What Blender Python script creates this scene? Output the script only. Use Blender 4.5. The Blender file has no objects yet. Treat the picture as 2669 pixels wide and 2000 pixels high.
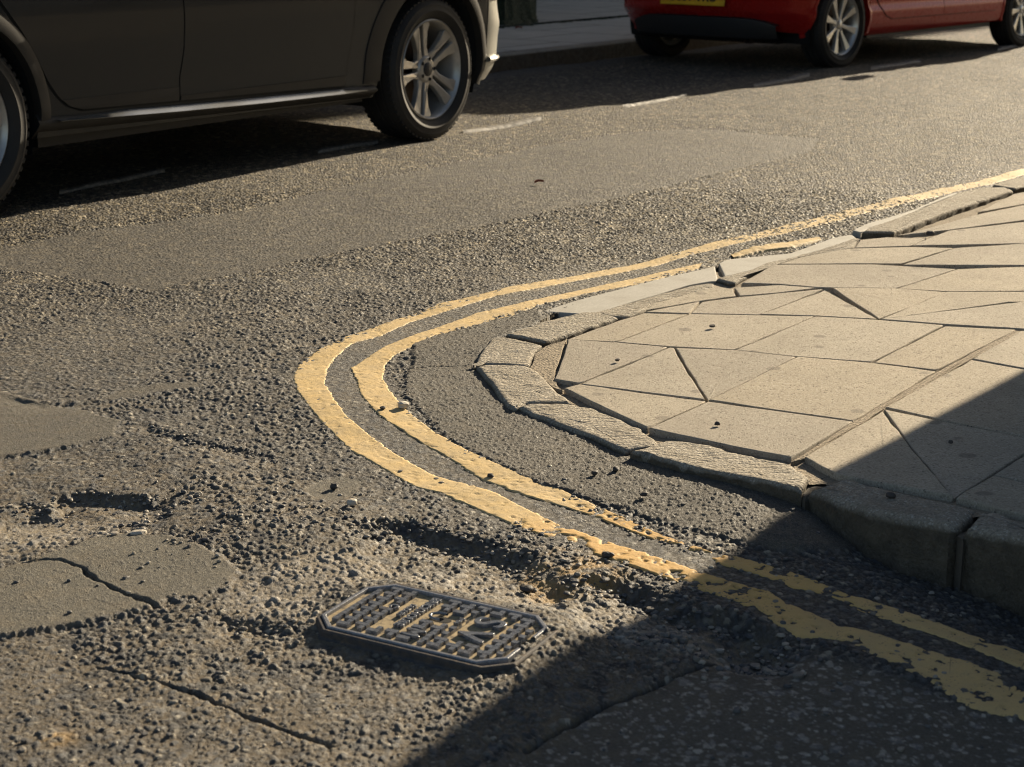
import bpy, bmesh, math, random
import numpy as np
from mathutils import Vector, Matrix

rad = math.radians
scene = bpy.context.scene
COL = scene.collection

# ------------------------------------------------------------------ camera
CAM_F, CAM_P, CAM_H = 4454.0, rad(15.41), 1.057        # focal length in photo pixels, pitch, height
PW, PH = 2669.0, 2000.0
cd = bpy.data.cameras.new('camera')
cam = bpy.data.objects.new('camera', cd); COL.objects.link(cam)
cam.location = (0, 0, CAM_H); cam.rotation_euler = (rad(90) - CAM_P, 0, 0)
cd.sensor_width = 36.0; cd.lens = CAM_F / PW * 36.0
cd.clip_start = 0.05; cd.clip_end = 600
cd.dof.use_dof = True; cd.dof.focus_distance = 3.7; cd.dof.aperture_fstop = 9.0
scene.camera = cam
scene.cycles.use_denoising = True; scene.cycles.denoising_prefilter = 'ACCURATE'; scene.cycles.filter_width = 1.05

# ------------------------------------------------------------------ sky, sun, exposure
SUN_AZ, SUN_EL = rad(34.5), rad(20.5)
world = bpy.data.worlds.new("World"); scene.world = world; world.use_nodes = True
wn = world.node_tree; wn.nodes.clear()
sky = wn.nodes.new('ShaderNodeTexSky'); sky.sky_type = 'NISHITA'; sky.sun_disc = False
sky.sun_elevation = SUN_EL; sky.sun_rotation = SUN_AZ; sky.air_density = 1.0; sky.dust_density = 1.6; sky.ozone_density = .7
bg = wn.nodes.new('ShaderNodeBackground'); bg.inputs['Strength'].default_value = 0.05
wo = wn.nodes.new('ShaderNodeOutputWorld')
wn.links.new(sky.outputs[0], bg.inputs['Color']); wn.links.new(bg.outputs[0], wo.inputs['Surface'])
sd = bpy.data.lights.new('sun', 'SUN'); sd.energy = 5.0; sd.angle = rad(0.5); sd.color = (1.0, 0.845, 0.615)
sun = bpy.data.objects.new('sun', sd); COL.objects.link(sun)
sun.rotation_euler = Vector((-math.sin(SUN_AZ) * math.cos(SUN_EL), -math.cos(SUN_AZ) * math.cos(SUN_EL),
                             -math.sin(SUN_EL))).to_track_quat('-Z', 'Y').to_euler()
sun.location = (6, 12, 9)
scene.view_settings.view_transform = 'Standard'; scene.view_settings.look = 'None'
scene.view_settings.exposure = 1.03; scene.view_settings.gamma = 1.0

# ------------------------------------------------------------------ geometry helpers
CP, SP = math.cos(CAM_P), math.sin(CAM_P)
def W(u, v, z=0.0):
    """photo pixel -> point of the place at height z (a number or a function of x, y)"""
    a = (u - PW / 2) / CAM_F; b = -(v - PH / 2) / CAM_F
    d = (a, CP + b * SP, -SP + b * CP)
    zz = z if not callable(z) else 0.05
    for _ in range(1 if not callable(z) else 14):
        t = (zz - CAM_H) / d[2]
        x, y = d[0] * t, d[1] * t
        if callable(z): zz = float(z(x, y))
    return np.array([x, y, zz])
def P2(pts, z=0.0):
    return np.array([W(u, v, z)[:2] for u, v in pts])

YAW = rad(35.94)                                       # direction of the main street
SV = np.array([math.sin(YAW), math.cos(YAW)]); NV = np.array([-SV[1], SV[0]])
def SN(s, n, z=0.0):
    p = SV * s + NV * n
    return Vector((p[0], p[1], z))

_k0 = W(1290, 1000, .03); _k1 = W(2500, 1400, .135)
_kd = (_k1 - _k0)[:2]; _kl = float(np.hypot(*_kd)); _kd = _kd / _kl
def zp(x, y):
    """height of the paved corner"""
    t = ((x - _k0[0]) * _kd[0] + (y - _k0[1]) * _kd[1]) / _kl
    t = np.clip(t, 0, 1.3)
    return .015 + .085 * t * t

# ------------------------------------------------------------------ noise
def hsh(ix, iy, seed):
    h = (ix.astype(np.int64) * 374761393 + iy.astype(np.int64) * 668265263 + seed * 982451653) & 0xFFFFFFFF
    h = ((h ^ (h >> 13)) * 1274126177) & 0xFFFFFFFF
    h = ((h ^ (h >> 16)) * 2246822519) & 0xFFFFFFFF
    h = h ^ (h >> 15)
    return ((h & 0xFFFFFF) / float(0x1000000)).astype(np.float32)
def vnoise(x, y, scale, seed):
    X = x / scale; Y = y / scale
    ix = np.floor(X); iy = np.floor(Y); fx = X - ix; fy = Y - iy
    fx = fx * fx * (3 - 2 * fx); fy = fy * fy * (3 - 2 * fy)
    a = hsh(ix, iy, seed); b = hsh(ix + 1, iy, seed); c = hsh(ix, iy + 1, seed); d = hsh(ix + 1, iy + 1, seed)
    return (a * (1 - fx) + b * fx) * (1 - fy) + (c * (1 - fx) + d * fx) * fy - .5
def fbm(x, y, scale, seed, octs=3):
    r = 0; a = 1.0
    for k in range(octs):
        r = r + a * vnoise(x, y, scale / 2 ** k, seed + k * 17); a *= .5
    return r
def sst(a, b, x):
    t = np.clip((x - a) / (b - a), 0, 1); return t * t * (3 - 2 * t)
def stones(x, y, cell, rmin, rmax, prob, seed):
    """domed chips packed in cells: height (0..1 x radius), random id"""
    H = np.zeros_like(x, dtype=np.float32); I = np.zeros_like(H)
    cx0 = np.floor(x / cell); cy0 = np.floor(y / cell)
    for i in (-1, 0, 1):
        for j in (-1, 0, 1):
            cx = cx0 + i; cy = cy0 + j
            r1 = hsh(cx, cy, seed); r2 = hsh(cx, cy, seed + 1); r3 = hsh(cx, cy, seed + 2); r4 = hsh(cx, cy, seed + 3)
            px = (cx + r1) * cell; py = (cy + r2) * cell
            r = rmin + (rmax - rmin) * r3 * r3
            an = r4 * 6.283; ca = np.cos(an); sa = np.sin(an)
            dx = x - px; dy = y - py
            u = (dx * ca + dy * sa) / r; w = (-dx * sa + dy * ca) / (r * (.6 + .4 * r1))
            q = np.maximum(np.maximum(np.abs(u) * .97, np.abs(w) * .93), np.abs(u) * .70 + np.abs(w) * .66)
            dome = .45 * np.clip(1 - q ** 2.4, 0, 1) + .55 * np.sqrt(np.clip(1 - q * q, 0, 1))
            top = .50 + .35 * r2 + (r1 - .5) * .7 * u + (r3 - .5) * .6 * w
            h = np.minimum(dome, np.clip(top, .12, 1)) * r
            idr = hsh(cx, cy, seed + 5)
            h = np.where(hsh(cx, cy, seed + 4) < prob, h, 0)
            m = h > H
            H = np.where(m, h, H); I = np.where(m, idr, I)
    return H.astype(np.float32), I.astype(np.float32)
def sdf(poly, x, y):
    """signed distance to a polygon, positive inside"""
    n = len(poly); d = np.full(x.shape, 1e9); ins = np.zeros(x.shape, bool)
    for i in range(n):
        ax, ay = poly[i]; bx, by = poly[(i + 1) % n]
        ex, ey = bx - ax, by - ay
        t = np.clip(((x - ax) * ex + (y - ay) * ey) / (ex * ex + ey * ey + 1e-12), 0, 1)
        d = np.minimum(d, (x - ax - t * ex) ** 2 + (y - ay - t * ey) ** 2)
        if ay != by:
            c = ((ay > y) != (by > y)) & (x < (bx - ax) * (y - ay) / (by - ay) + ax)
            ins ^= c
    d = np.sqrt(d)
    return np.where(ins, d, -d)
def pdist(line, x, y):
    d = np.full(x.shape, 1e9)
    for i in range(len(line) - 1):
        ax, ay = line[i]; bx, by = line[i + 1]; ex, ey = bx - ax, by - ay
        t = np.clip(((x - ax) * ex + (y - ay) * ey) / (ex * ex + ey * ey + 1e-12), 0, 1)
        d = np.minimum(d, (x - ax - t * ex) ** 2 + (y - ay - t * ey) ** 2)
    return np.sqrt(d)

# ------------------------------------------------------------------ object helpers
def link(name, me, mat=None, parent=None):
    o = bpy.data.objects.new(name, me); COL.objects.link(o)
    if mat is not None:
        for m in (mat if isinstance(mat, (list, tuple)) else [mat]): me.materials.append(m)
    if parent is not None: o.parent = parent
    return o
def tag(o, label, cat, group=None):
    o['label'] = label; o['category'] = cat
    if group: o['group'] = group
    return o
def struct(o):
    o['kind'] = 'structure'; return o
def empty(name, loc=(0, 0, 0), rz=0.0):
    o = bpy.data.objects.new(name, None); COL.objects.link(o)
    o.empty_display_size = .1; o.location = loc; o.rotation_euler = (0, 0, rz); return o
def mesh_np(name, V, F, smooth=True):
    me = bpy.data.meshes.new(name)
    V = np.asarray(V, np.float32); F = np.asarray(F, np.int32)
    k = F.shape[1]
    me.vertices.add(len(V)); me.vertices.foreach_set('co', V.ravel())
    me.loops.add(F.size); me.loops.foreach_set('vertex_index', F.ravel())
    me.polygons.add(len(F)); me.polygons.foreach_set('loop_start', np.arange(0, F.size, k, dtype=np.int32))
    try: me.polygons.foreach_set('loop_total', np.full(len(F), k, np.int32))
    except Exception: pass
    me.polygons.foreach_set('use_smooth', np.full(len(F), smooth, bool))
    me.update(calc_edges=True); me.validate()
    return me
def mesh_py(name, V, F, smooth=False):
    me = bpy.data.meshes.new(name); me.from_pydata([tuple(map(float, v)) for v in V], [], F)
    for p in me.polygons: p.use_smooth = smooth
    me.update(); return me
def grid_faces(nr, nc, wrap=False):
    i = np.arange(nr - 1)[:, None]; j = np.arange(nc if wrap else nc - 1)[None, :]
    a = i * nc + j; b = i * nc + (j + 1) % nc
    return np.stack([a, b, b + nc, a + nc], -1).reshape(-1, 4)
class MB:
    def __init__(s): s.v = []; s.f = []
    def add(s, V, F):
        o = len(s.v); s.v += [tuple(map(float, q)) for q in V]; s.f += [tuple(int(i) + o for i in q) for q in F]
    def box(s, a, b, M=None):
        x0, y0, z0 = a; x1, y1, z1 = b
        V = [Vector(q) for q in ((x0,y0,z0),(x1,y0,z0),(x1,y1,z0),(x0,y1,z0),(x0,y0,z1),(x1,y0,z1),(x1,y1,z1),(x0,y1,z1))]
        if M is not None: V = [M @ q for q in V]
        s.add(V, [(0,3,2,1),(4,5,6,7),(0,1,5,4),(1,2,6,5),(2,3,7,6),(3,0,4,7)])
    def prism(s, poly, z0, z1, M=None, taper=0.0):
        n = len(poly); c = np.mean(np.array(poly), 0)
        V = [Vector((p[0], p[1], z0)) for p in poly] + [Vector((p[0] + (c[0]-p[0])*taper, p[1] + (c[1]-p[1])*taper, z1)) for p in poly]
        if M is not None: V = [M @ q for q in V]
        s.add(V, [tuple(range(n))[::-1], tuple(range(n, 2*n))] + [(i, (i+1) % n, n+(i+1) % n, n+i) for i in range(n)])
    def grid(s, G, flip=False, wrap=False):
        """G[nr][nc] of points"""
        G = np.asarray(G, float); nr, nc = G.shape[:2]
        F = grid_faces(nr, nc, wrap)
        if flip: F = F[:, ::-1]
        s.add(G.reshape(-1, 3), F)
    def build(s, name, mat, parent=None, smooth=False, bevel=0.0, seg=2, angle=None):
        me = mesh_py(name, s.v, s.f, smooth)
        bm = bmesh.new(); bm.from_mesh(me)
        bmesh.ops.recalc_face_normals(bm, faces=bm.faces)
        bm.to_mesh(me); bm.free()
        o = link(name, me, mat, parent)
        if bevel:
            m = o.modifiers.new('bevel', 'BEVEL'); m.width = bevel; m.segments = seg; m.limit_method = 'ANGLE'; m.angle_limit = rad(35)
        if angle is not None and smooth:
            me.set_sharp_from_angle(angle=rad(angle))
        return o

# ------------------------------------------------------------------ materials
class NT:
    def __init__(s, name):
        s.m = bpy.data.materials.new(name); s.m.use_nodes = True; s.t = s.m.node_tree; s.t.nodes.clear()
        s.out = s.n('OutputMaterial'); s.b = s.n('BsdfPrincipled'); s.l(s.b.outputs[0], s.out.inputs['Surface'])
        s.co = None
    def n(s, k, **kw):
        q = s.t.nodes.new('ShaderNode' + k)
        for a, v in kw.items(): setattr(q, a, v)
        return q
    def l(s, a, b): s.t.links.new(a, b)
    def pos(s):
        if s.co is None: s.co = s.n('TexCoord').outputs['Object']
        return s.co
    def setv(s, sock, v):
        if hasattr(v, 'links') or isinstance(v, bpy.types.NodeSocket): s.l(v, sock)
        else: sock.default_value = v
    def noise(s, scale, detail=4, rough=.55, vec=None, out='Fac'):
        q = s.n('TexNoise'); s.l(vec or s.pos(), q.inputs['Vector'])
        q.inputs['Scale'].default_value = scale; q.inputs['Detail'].default_value = detail; q.inputs['Roughness'].default_value = rough
        return q.outputs[out]
    def voro(s, scale, feature='F1', out='Distance', vec=None, rnd=1.0):
        q = s.n('TexVoronoi', feature=feature); s.l(vec or s.pos(), q.inputs['Vector']); q.inputs['Scale'].default_value = scale
        q.inputs['Randomness'].default_value = rnd
        return q.outputs[out]
    def ramp(s, fac, stops, interp='LINEAR'):
        q = s.n('ValToRGB'); s.l(fac, q.inputs['Fac']); cr = q.color_ramp; cr.interpolation = interp
        while len(cr.elements) < len(stops): cr.elements.new(.5)
        for e, (p, c) in zip(cr.elements, stops):
            e.position = p; e.color = (c, c, c, 1) if isinstance(c, (int, float)) else (*c, 1)
        return q.outputs['Color']
    def mix(s, f, a, b, mode='MIX'):
        q = s.n('Mix', data_type='RGBA', blend_type=mode)
        s.setv(q.inputs['Factor'], f)
        for k, v in ((6, a), (7, b)):
            if isinstance(v, tuple): v = (*v, 1) if len(v) == 3 else v
            s.setv(q.inputs[k], v)
        return q.outputs[2]
    def math(s, op, a, b=None, c=None):
        q = s.n('Math', operation=op); s.setv(q.inputs[0], a)
        if b is not None: s.setv(q.inputs[1], b)
        if c is not None: s.setv(q.inputs[2], c)
        return q.outputs[0]
    def bump(s, h, dist, strength=1.0, nrm=None):
        q = s.n('Bump'); s.setv(q.inputs['Height'], h); s.setv(q.inputs['Distance'], dist); s.setv(q.inputs['Strength'], strength)
        if nrm is not None: s.l(nrm, q.inputs['Normal'])
        return q.outputs['Normal']
    def done(s, color=None, rough=None, normal=None, metal=None, spec=None, coat=None):
        i = s.b.inputs
        if color is not None: s.setv(i['Base Color'], (*color, 1) if isinstance(color, tuple) and len(color) == 3 else color)
        if rough is not None: s.setv(i['Roughness'], rough)
        if normal is not None: s.l(normal, i['Normal'])
        if metal is not None: s.setv(i['Metallic'], metal)
        if spec is not None: s.setv(i['Specular IOR Level'], spec)
        if coat is not None: i['Coat Weight'].default_value = coat; i['Coat Roughness'].default_value = .06
        return s.m

def mat_road():
    t = NT('worn_asphalt')
    a1 = t.n('Attribute', attribute_name='c1'); s1 = t.n('SeparateColor'); t.l(a1.outputs['Color'], s1.inputs[0])
    a2 = t.n('Attribute', attribute_name='c2'); s2 = t.n('SeparateColor'); t.l(a2.outputs['Color'], s2.inputs[0])
    stone, rnd, dust = s1.outputs[0], s1.outputs[1], s1.outputs[2]
    ochre, smooth, near = s2.outputs[0], s2.outputs[1], s2.outputs[2]
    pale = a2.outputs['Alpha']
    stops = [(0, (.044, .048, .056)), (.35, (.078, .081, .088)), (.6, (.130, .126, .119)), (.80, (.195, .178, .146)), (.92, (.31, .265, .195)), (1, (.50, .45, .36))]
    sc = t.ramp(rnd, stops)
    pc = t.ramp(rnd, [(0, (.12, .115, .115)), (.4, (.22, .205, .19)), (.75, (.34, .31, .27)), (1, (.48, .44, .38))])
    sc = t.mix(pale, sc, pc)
    big = t.noise(3.0, 4); mid = t.noise(26, 4)
    # distant chips, drawn in the shader where the mesh is coarser than a chip
    vc = t.voro(105, out='Color'); vs = t.n('SeparateColor'); t.l(vc, vs.inputs[0])
    fcol = t.ramp(vs.outputs[0], [(0, (.030, .030, .033)), (.35, (.060, .058, .056)), (.62, (.115, .103, .084)), (.82, (.21, .175, .12)), (.93, (.42, .345, .22)), (1, (.72, .62, .45))])
    vd = t.voro(52, out='Color'); vds = t.n('SeparateColor'); t.l(vd, vds.inputs[0])
    fcol = t.mix(.5, fcol, t.ramp(vds.outputs[1], [(0, (.030, .030, .032)), (.5, (.062, .058, .054)), (.8, (.15, .13, .09)), (.93, (.38, .315, .21)), (1, (.72, .62, .45))]))
    grit = t.noise(520, 2, .7)
    binder = t.mix(dust, (.045, .043, .042), t.ramp(grit, [(.3, (.175, .135, .085)), (.7, (.33, .26, .168))]))
    finec = t.ramp(t.noise(300, 4, .8), [(.32, (.034, .034, .035)), (.48, (.070, .067, .062)), (.60, (.115, .104, .086)), (.70, (.27, .235, .18))])
    binder = t.mix(t.math('MULTIPLY', pale, .55), binder, t.ramp(grit, [(.3, (.27, .225, .16)), (.7, (.46, .395, .30))]))
    nearcol = t.mix(stone, binder, sc)
    col = t.mix(near, fcol, nearcol)
    fgrit = t.mix(t.ramp(t.noise(700, 1), [(.64, 0), (.74, 1)]), finec, (.36, .31, .24))
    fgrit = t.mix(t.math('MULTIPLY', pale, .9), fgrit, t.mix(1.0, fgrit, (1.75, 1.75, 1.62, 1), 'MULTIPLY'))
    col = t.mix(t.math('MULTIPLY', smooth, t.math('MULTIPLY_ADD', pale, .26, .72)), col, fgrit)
    col = t.mix(t.math('MULTIPLY', t.ramp(mid, [(.5, 0), (.75, 1)]), .30), col, (.25, .195, .125))   # dust blown over the chips
    col = t.mix(t.ramp(big, [(.35, .0), (.7, .30)]), col, t.mix(.5, col, (.075, .07, .066)))
    col = t.mix(ochre, col, t.ramp(grit, [(.3, (.30, .185, .075)), (.7, (.50, .34, .15))]))
    h1 = t.math('SUBTRACT', 1.0, t.math('MULTIPLY', t.voro(105), 1.0))
    h2 = t.noise(430, 3, .7); h3 = t.noise(1500, 2)
    farw = t.math('SUBTRACT', 1.0, near)
    rougher = t.math('SUBTRACT', 1.0, t.math('MULTIPLY', smooth, .72))
    hh = t.math('ADD', t.math('MULTIPLY', h1, t.math('MULTIPLY', farw, rougher)), t.math('ADD', t.math('MULTIPLY', h2, .30), t.math('MULTIPLY', h3, .06)))
    nm = t.bump(hh, .014, 1.0)
    return t.done(col, t.ramp(t.noise(200, 2), [(.3, .40), (.7, .85)]), nm, spec=t.math('MULTIPLY_ADD', t.math('MULTIPLY', stone, near), .42, .2))
def mat_slab(name='concrete_slab', a=(.33, .285, .22), b=(.60, .53, .42), speck=1.0, bump=.0030, seedv=0.0):
    t = NT(name)
    oi = t.n('ObjectInfo'); big = t.noise(5.0, 5); fine = t.noise(260, 3, .7)
    col = t.mix(t.ramp(fine, [(.3, 0), (.7, 1)]), a, b)
    var = t.ramp(oi.outputs['Random'], [(0, (.86, .86, .88)), (.5, (1, 1, 1)), (1, (.93, .90, .85))])
    col = t.mix(1.0, col, var, 'MULTIPLY')
    col = t.mix(t.ramp(big, [(.38, .0), (.68, .32)]), col, (.30, .255, .19))
    mp = t.n('Mapping'); t.l(t.pos(), mp.inputs['Vector']); mp.inputs['Rotation'].default_value = (0, 0, .6); mp.inputs['Scale'].default_value = (1, 1.6, 1)
    pits = t.voro(105, vec=mp.outputs[0]); pm = t.math('MULTIPLY', t.ramp(pits, [(.16, 1), (.30, 0)]), t.ramp(t.noise(60, 2), [(.44, 0), (.56, 1)]))
    col = t.mix(t.math('MULTIPLY', pm, speck), col, (.13, .11, .09))
    fl = t.voro(230, out='Color'); fs = t.n('SeparateColor'); t.l(fl, fs.inputs[0])
    col = t.mix(t.ramp(fs.outputs[0], [(.90, 0), (.96, .35)]), col, (.66, .60, .50))
    col = t.mix(t.ramp(fs.outputs[1], [(.90, 0), (.96, .45)]), col, (.20, .175, .14))
    gum = t.math('MULTIPLY', t.ramp(t.voro(6.5), [(.10, 1), (.13, 0)]), .55)
    col = t.mix(gum, col, (.16, .14, .115))
    col = t.mix(t.ramp(t.noise(1.7, 6, .65), [(.45, 0), (.70, .40)]), col, (.25, .215, .165))
    h = t.math('ADD', t.math('MULTIPLY', fine, .6), t.math('ADD', t.math('MULTIPLY', pm, -1.3), t.noise(900, 2)))
    return t.done(col, .82, t.bump(h, bump, .8), spec=.28)
def mat_kerb():
    t = NT('granite_kerb')
    fine = t.noise(190, 4, .7); vc = t.voro(300, out='Color'); vs = t.n('SeparateColor'); t.l(vc, vs.inputs[0])
    col = t.ramp(fine, [(.3, (.22, .195, .16)), (.5, (.36, .315, .245)), (.72, (.48, .43, .35))])
    col = t.mix(t.ramp(vs.outputs[0], [(.8, 0), (.9, .5)]), col, (.15, .135, .12))
    col = t.mix(t.ramp(vs.outputs[1], [(.86, 0), (.93, .6)]), col, (.66, .62, .54))
    col = t.mix(t.ramp(t.noise(9, 5), [(.42, 0), (.7, .45)]), col, (.20, .165, .115))
    # the faces below the top are stained with road dirt
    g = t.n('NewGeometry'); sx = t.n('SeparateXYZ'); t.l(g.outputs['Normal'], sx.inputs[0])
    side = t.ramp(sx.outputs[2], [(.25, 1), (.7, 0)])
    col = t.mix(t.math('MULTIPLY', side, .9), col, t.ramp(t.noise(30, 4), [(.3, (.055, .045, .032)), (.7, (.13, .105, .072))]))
    mpk = t.n('Mapping'); t.l(t.pos(), mpk.inputs['Vector']); mpk.inputs['Rotation'].default_value = (0, 0, .5); mpk.inputs['Scale'].default_value = (.6, 1.7, 1)
    h = t.math('ADD', fine, t.math('ADD', t.math('MULTIPLY', t.noise(55, 3, .6, vec=mpk.outputs[0]), 2.0), t.math('MULTIPLY', t.voro(120), .5)))
    return t.done(col, .8, t.bump(h, .0060, 1.0), spec=.25)
def mat_face():
    t = NT('dressed_kerb_face')
    col = t.ramp(t.noise(160, 4, .7), [(.3, (.34, .32, .275)), (.7, (.46, .435, .38))])
    col = t.mix(t.ramp(t.noise(12, 4), [(.45, 0), (.7, .4)]), col, (.27, .235, .185))
    return t.done(col, .8, t.bump(t.noise(400, 3), .0008, .7))
def mat_bed():
    t = NT('sandy_joint_bed')
    col = t.ramp(t.noise(220, 4, .7), [(.3, (.16, .125, .085)), (.6, (.32, .26, .18)), (.75, (.46, .40, .31))])
    return t.done(col, .9, t.bump(t.math('ADD', t.noise(300, 4), t.voro(130)), .004, .9))
def mat_yellow():
    t = NT('yellow_line_paint')
    a = t.n('Attribute', attribute_name='wear')
    fine = t.noise(300, 3, .7)
    col = t.ramp(fine, [(.3, (.58, .405, .170)), (.7, (.68, .495, .235))])
    col = t.mix(t.ramp(t.noise(22, 6, .7), [(.36, 0), (.72, .75)]), col, (.42, .335, .205))
    col = t.mix(t.ramp(a.outputs['Fac'], [(.2, 0), (1, .75)]), col, (.58, .31, .06))  # worn stretch, with its orange tone in the house shadow put into the colour
    pit = t.math('MULTIPLY', t.ramp(t.voro(170), [(.16, 1), (.30, 0)]), t.ramp(t.noise(40, 3), [(.46, 0), (.60, 1)]))
    col = t.mix(t.math('MULTIPLY', pit, .8), col, (.10, .085, .06))
    crk = t.ramp(t.voro(14, feature='DISTANCE_TO_EDGE'), [(.004, 1), (.012, 0)])
    col = t.mix(t.math('MULTIPLY', crk, t.ramp(t.noise(4, 2), [(.5, 0), (.6, .7)])), col, (.16, .12, .07))
    return t.done(col, .68, t.bump(t.math('ADD', fine, t.math('MULTIPLY', t.noise(60, 3), .6)), .0012, .7), spec=.35)
def mat_white():
    t = NT('white_line_paint')
    col = t.ramp(t.noise(60, 5, .7), [(.40, (.10, .092, .08)), (.6, (.22, .20, .17)), (.8, (.40, .37, .31))])
    return t.done(col, .7, t.bump(t.noise(120, 4), .003, .7))
def mat_iron(name='cast_iron', worn=0.0):
    t = NT(name)
    f = t.noise(140, 4, .65)
    col = t.ramp(f, [(.3, (.100, .110, .130)), (.7, (.20, .212, .235))])
    col = t.mix(t.ramp(t.noise(28, 4), [(.52, 0), (.75, .35)]), col, (.17, .115, .062))
    if worn: col = t.mix(worn, col, (.40, .40, .42))
    return t.done(col, t.ramp(f, [(.3, .20), (.7, .36)]), t.bump(t.noise(420, 3), .0006, .7), metal=.25, spec=.7)
def mat_lid_dust():
    t = NT('dusty_lid_ground')
    col = t.ramp(t.noise(90, 4, .6), [(.34, (.12, .095, .065)), (.46, (.30, .23, .13)), (.7, (.43, .335, .195))])
    return t.done(col, .88, t.bump(t.noise(700, 3), .0005, .6))
def mat_rust():
    t = NT('rusty_frame_iron')
    col = t.ramp(t.noise(70, 5, .7), [(.40, (.040, .039, .043)), (.58, (.075, .060, .050)), (.78, (.20, .13, .07))])
    return t.done(col, .7, t.bump(t.noise(300, 4), .001, .7), metal=.1)
def mat_plain(name, col, rough=.5, metal=0.0, bscale=0, bdist=.001, coat=None, vary=.12, spec=.5):
    t = NT(name)
    lo = tuple(c * (1 - vary) for c in col); hi = tuple(min(1, c * (1 + vary)) for c in col)
    c = t.ramp(t.noise(7.0, 5, .6), [(.3, lo), (.7, hi)])
    nm = t.bump(t.noise(bscale, 3), bdist, .6) if bscale else None
    return t.done(c, rough, nm, metal, spec=spec, coat=coat)
def mat_paint(name, col, metal, dirt, rough=.30, dcol=(.17, .135, .09)):
    """car paint with road grime thrown up over the lower panels"""
    t = NT(name)
    sx = t.n('SeparateXYZ'); t.l(t.pos(), sx.inputs[0])
    fl = t.noise(900, 1)
    base = t.ramp(fl, [(.3, tuple(c * .85 for c in col)), (.7, tuple(min(1, c * 1.12) for c in col))])
    g = t.math('MULTIPLY', t.ramp(t.math('ADD', sx.outputs[2], t.math('MULTIPLY', t.noise(6, 5), .25)), [(.25, 1), (.95, .12)]),
               t.ramp(t.noise(38, 5, .7), [(.3, .45), (.7, 1)]))
    g = t.math('MULTIPLY', g, dirt)
    return t.done(t.mix(g, base, dcol), t.math('ADD', rough, t.math('MULTIPLY', g, .5)), None, t.math('MULTIPLY', t.math('SUBTRACT', 1.0, g), metal), coat=.2, spec=.35)
def mat_moss():
    t = NT('mossy_stone')
    f = t.noise(45, 5, .7)
    col = t.ramp(f, [(.3, (.020, .028, .014)), (.55, (.045, .060, .028)), (.72, (.12, .125, .09)), (.85, (.26, .26, .22))])
    return t.done(col, .9, t.bump(t.math('ADD', f, t.noise(160, 3)), .02, .9))
def mat_farpave():
    t = NT('far_pavement_concrete')
    sx = t.n('Mapping'); t.l(t.pos(), sx.inputs['Vector']); sx.inputs['Rotation'].default_value = (0, 0, YAW)
    br = t.n('TexBrick'); t.l(sx.outputs[0], br.inputs['Vector'])
    br.inputs['Scale'].default_value = 1.0; br.inputs['Mortar Size'].default_value = .012; br.inputs['Brick Width'].default_value = .82; br.inputs['Row Height'].default_value = .9
    br.inputs['Color1'].default_value = (.40, .38, .335, 1); br.inputs['Color2'].default_value = (.46, .435, .38, 1); br.inputs['Mortar'].default_value = (.09, .085, .07, 1)
    col = t.mix(t.ramp(t.noise(3, 5), [(.4, 0), (.7, .6)]), br.outputs['Color'], (.30, .285, .245))
    col = t.mix(t.ramp(t.noise(5, 5, .7), [(.6, 0), (.72, .6)]), col, (.15, .155, .085))
    return t.done(col, .85, t.bump(t.noise(180, 4), .002, .7))
def mat_brick():
    t = NT('weathered_brick')
    br = t.n('TexBrick'); t.l(t.pos(), br.inputs['Vector'])
    mp = t.n('Mapping'); t.l(t.pos(), mp.inputs['Vector']); mp.inputs['Rotation'].default_value = (rad(90), 0, 0)
    t.l(mp.outputs[0], br.inputs['Vector'])
    br.inputs['Scale'].default_value = 4.4; br.inputs['Color1'].default_value = (.30, .20, .13, 1); br.inputs['Color2'].default_value = (.38, .27, .18, 1); br.inputs['Mortar'].default_value = (.33, .30, .26, 1)
    return t.done(t.mix(t.ramp(t.noise(4, 4), [(.4, 0), (.7, .4)]), br.outputs['Color'], (.2, .16, .12)), .85, t.bump(br.outputs['Fac'], -.01, .7))
def mat_loose():
    t = NT('loose_stone')
    g = t.n('Attribute', attribute_name='c1'); s1 = t.n('SeparateColor'); t.l(g.outputs['Color'], s1.inputs[0])
    c = t.ramp(s1.outputs[1], [(0, (.055, .055, .06)), (.45, (.10, .095, .09)), (.75, (.19, .165, .13)), (.9, (.26, .23, .185)), (1, (.36, .32, .27))])
    return t.done(c, .6, t.bump(t.noise(300, 3), .001, .6))

M = dict(road=mat_road(), slab=mat_slab(), kerb=mat_kerb(), face=mat_face(), bed=mat_bed(), yellow=mat_yellow(), white=mat_white(),
         iron=mat_iron(), ironw=mat_iron('worn_cast_iron', .35), dust=mat_lid_dust(), rust=mat_rust(), moss=mat_moss(), far=mat_farpave(), brick=mat_brick(), loose=mat_loose())
M['rubber'] = mat_plain('tyre_rubber', (.022, .021, .020), .75, 0, 60, .001, vary=.35)
M['black'] = mat_plain('black_plastic', (.012, .012, .012), .6, 0, 120, .0005)
M['clad'] = mat_plain('grey_plastic_cladding', (.020, .019, .018), .62, 0, 200, .0004, vary=.25)
M['seam'] = mat_plain('dark_door_seam', (.004, .004, .004), .9)
M['chrome'] = mat_plain('satin_metal_trim', (.62, .62, .60), .22, .9, vary=.1)
M['alloy'] = mat_plain('silver_alloy', (.44, .425, .40), .32, .5, 90, .0003, vary=.28)
M['alloy2'] = mat_plain('clean_silver_alloy', (.62, .61, .58), .30, .6, vary=.15)
M['hub'] = mat_plain('dark_hub_cap', (.045, .043, .042), .5, .2)
M['disc'] = mat_plain('brake_disc_steel', (.12, .085, .06), .5, .6, vary=.4)
M['glass'] = mat_plain('car_glass', (.012, .014, .015), .05, 0, coat=.3)
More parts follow.
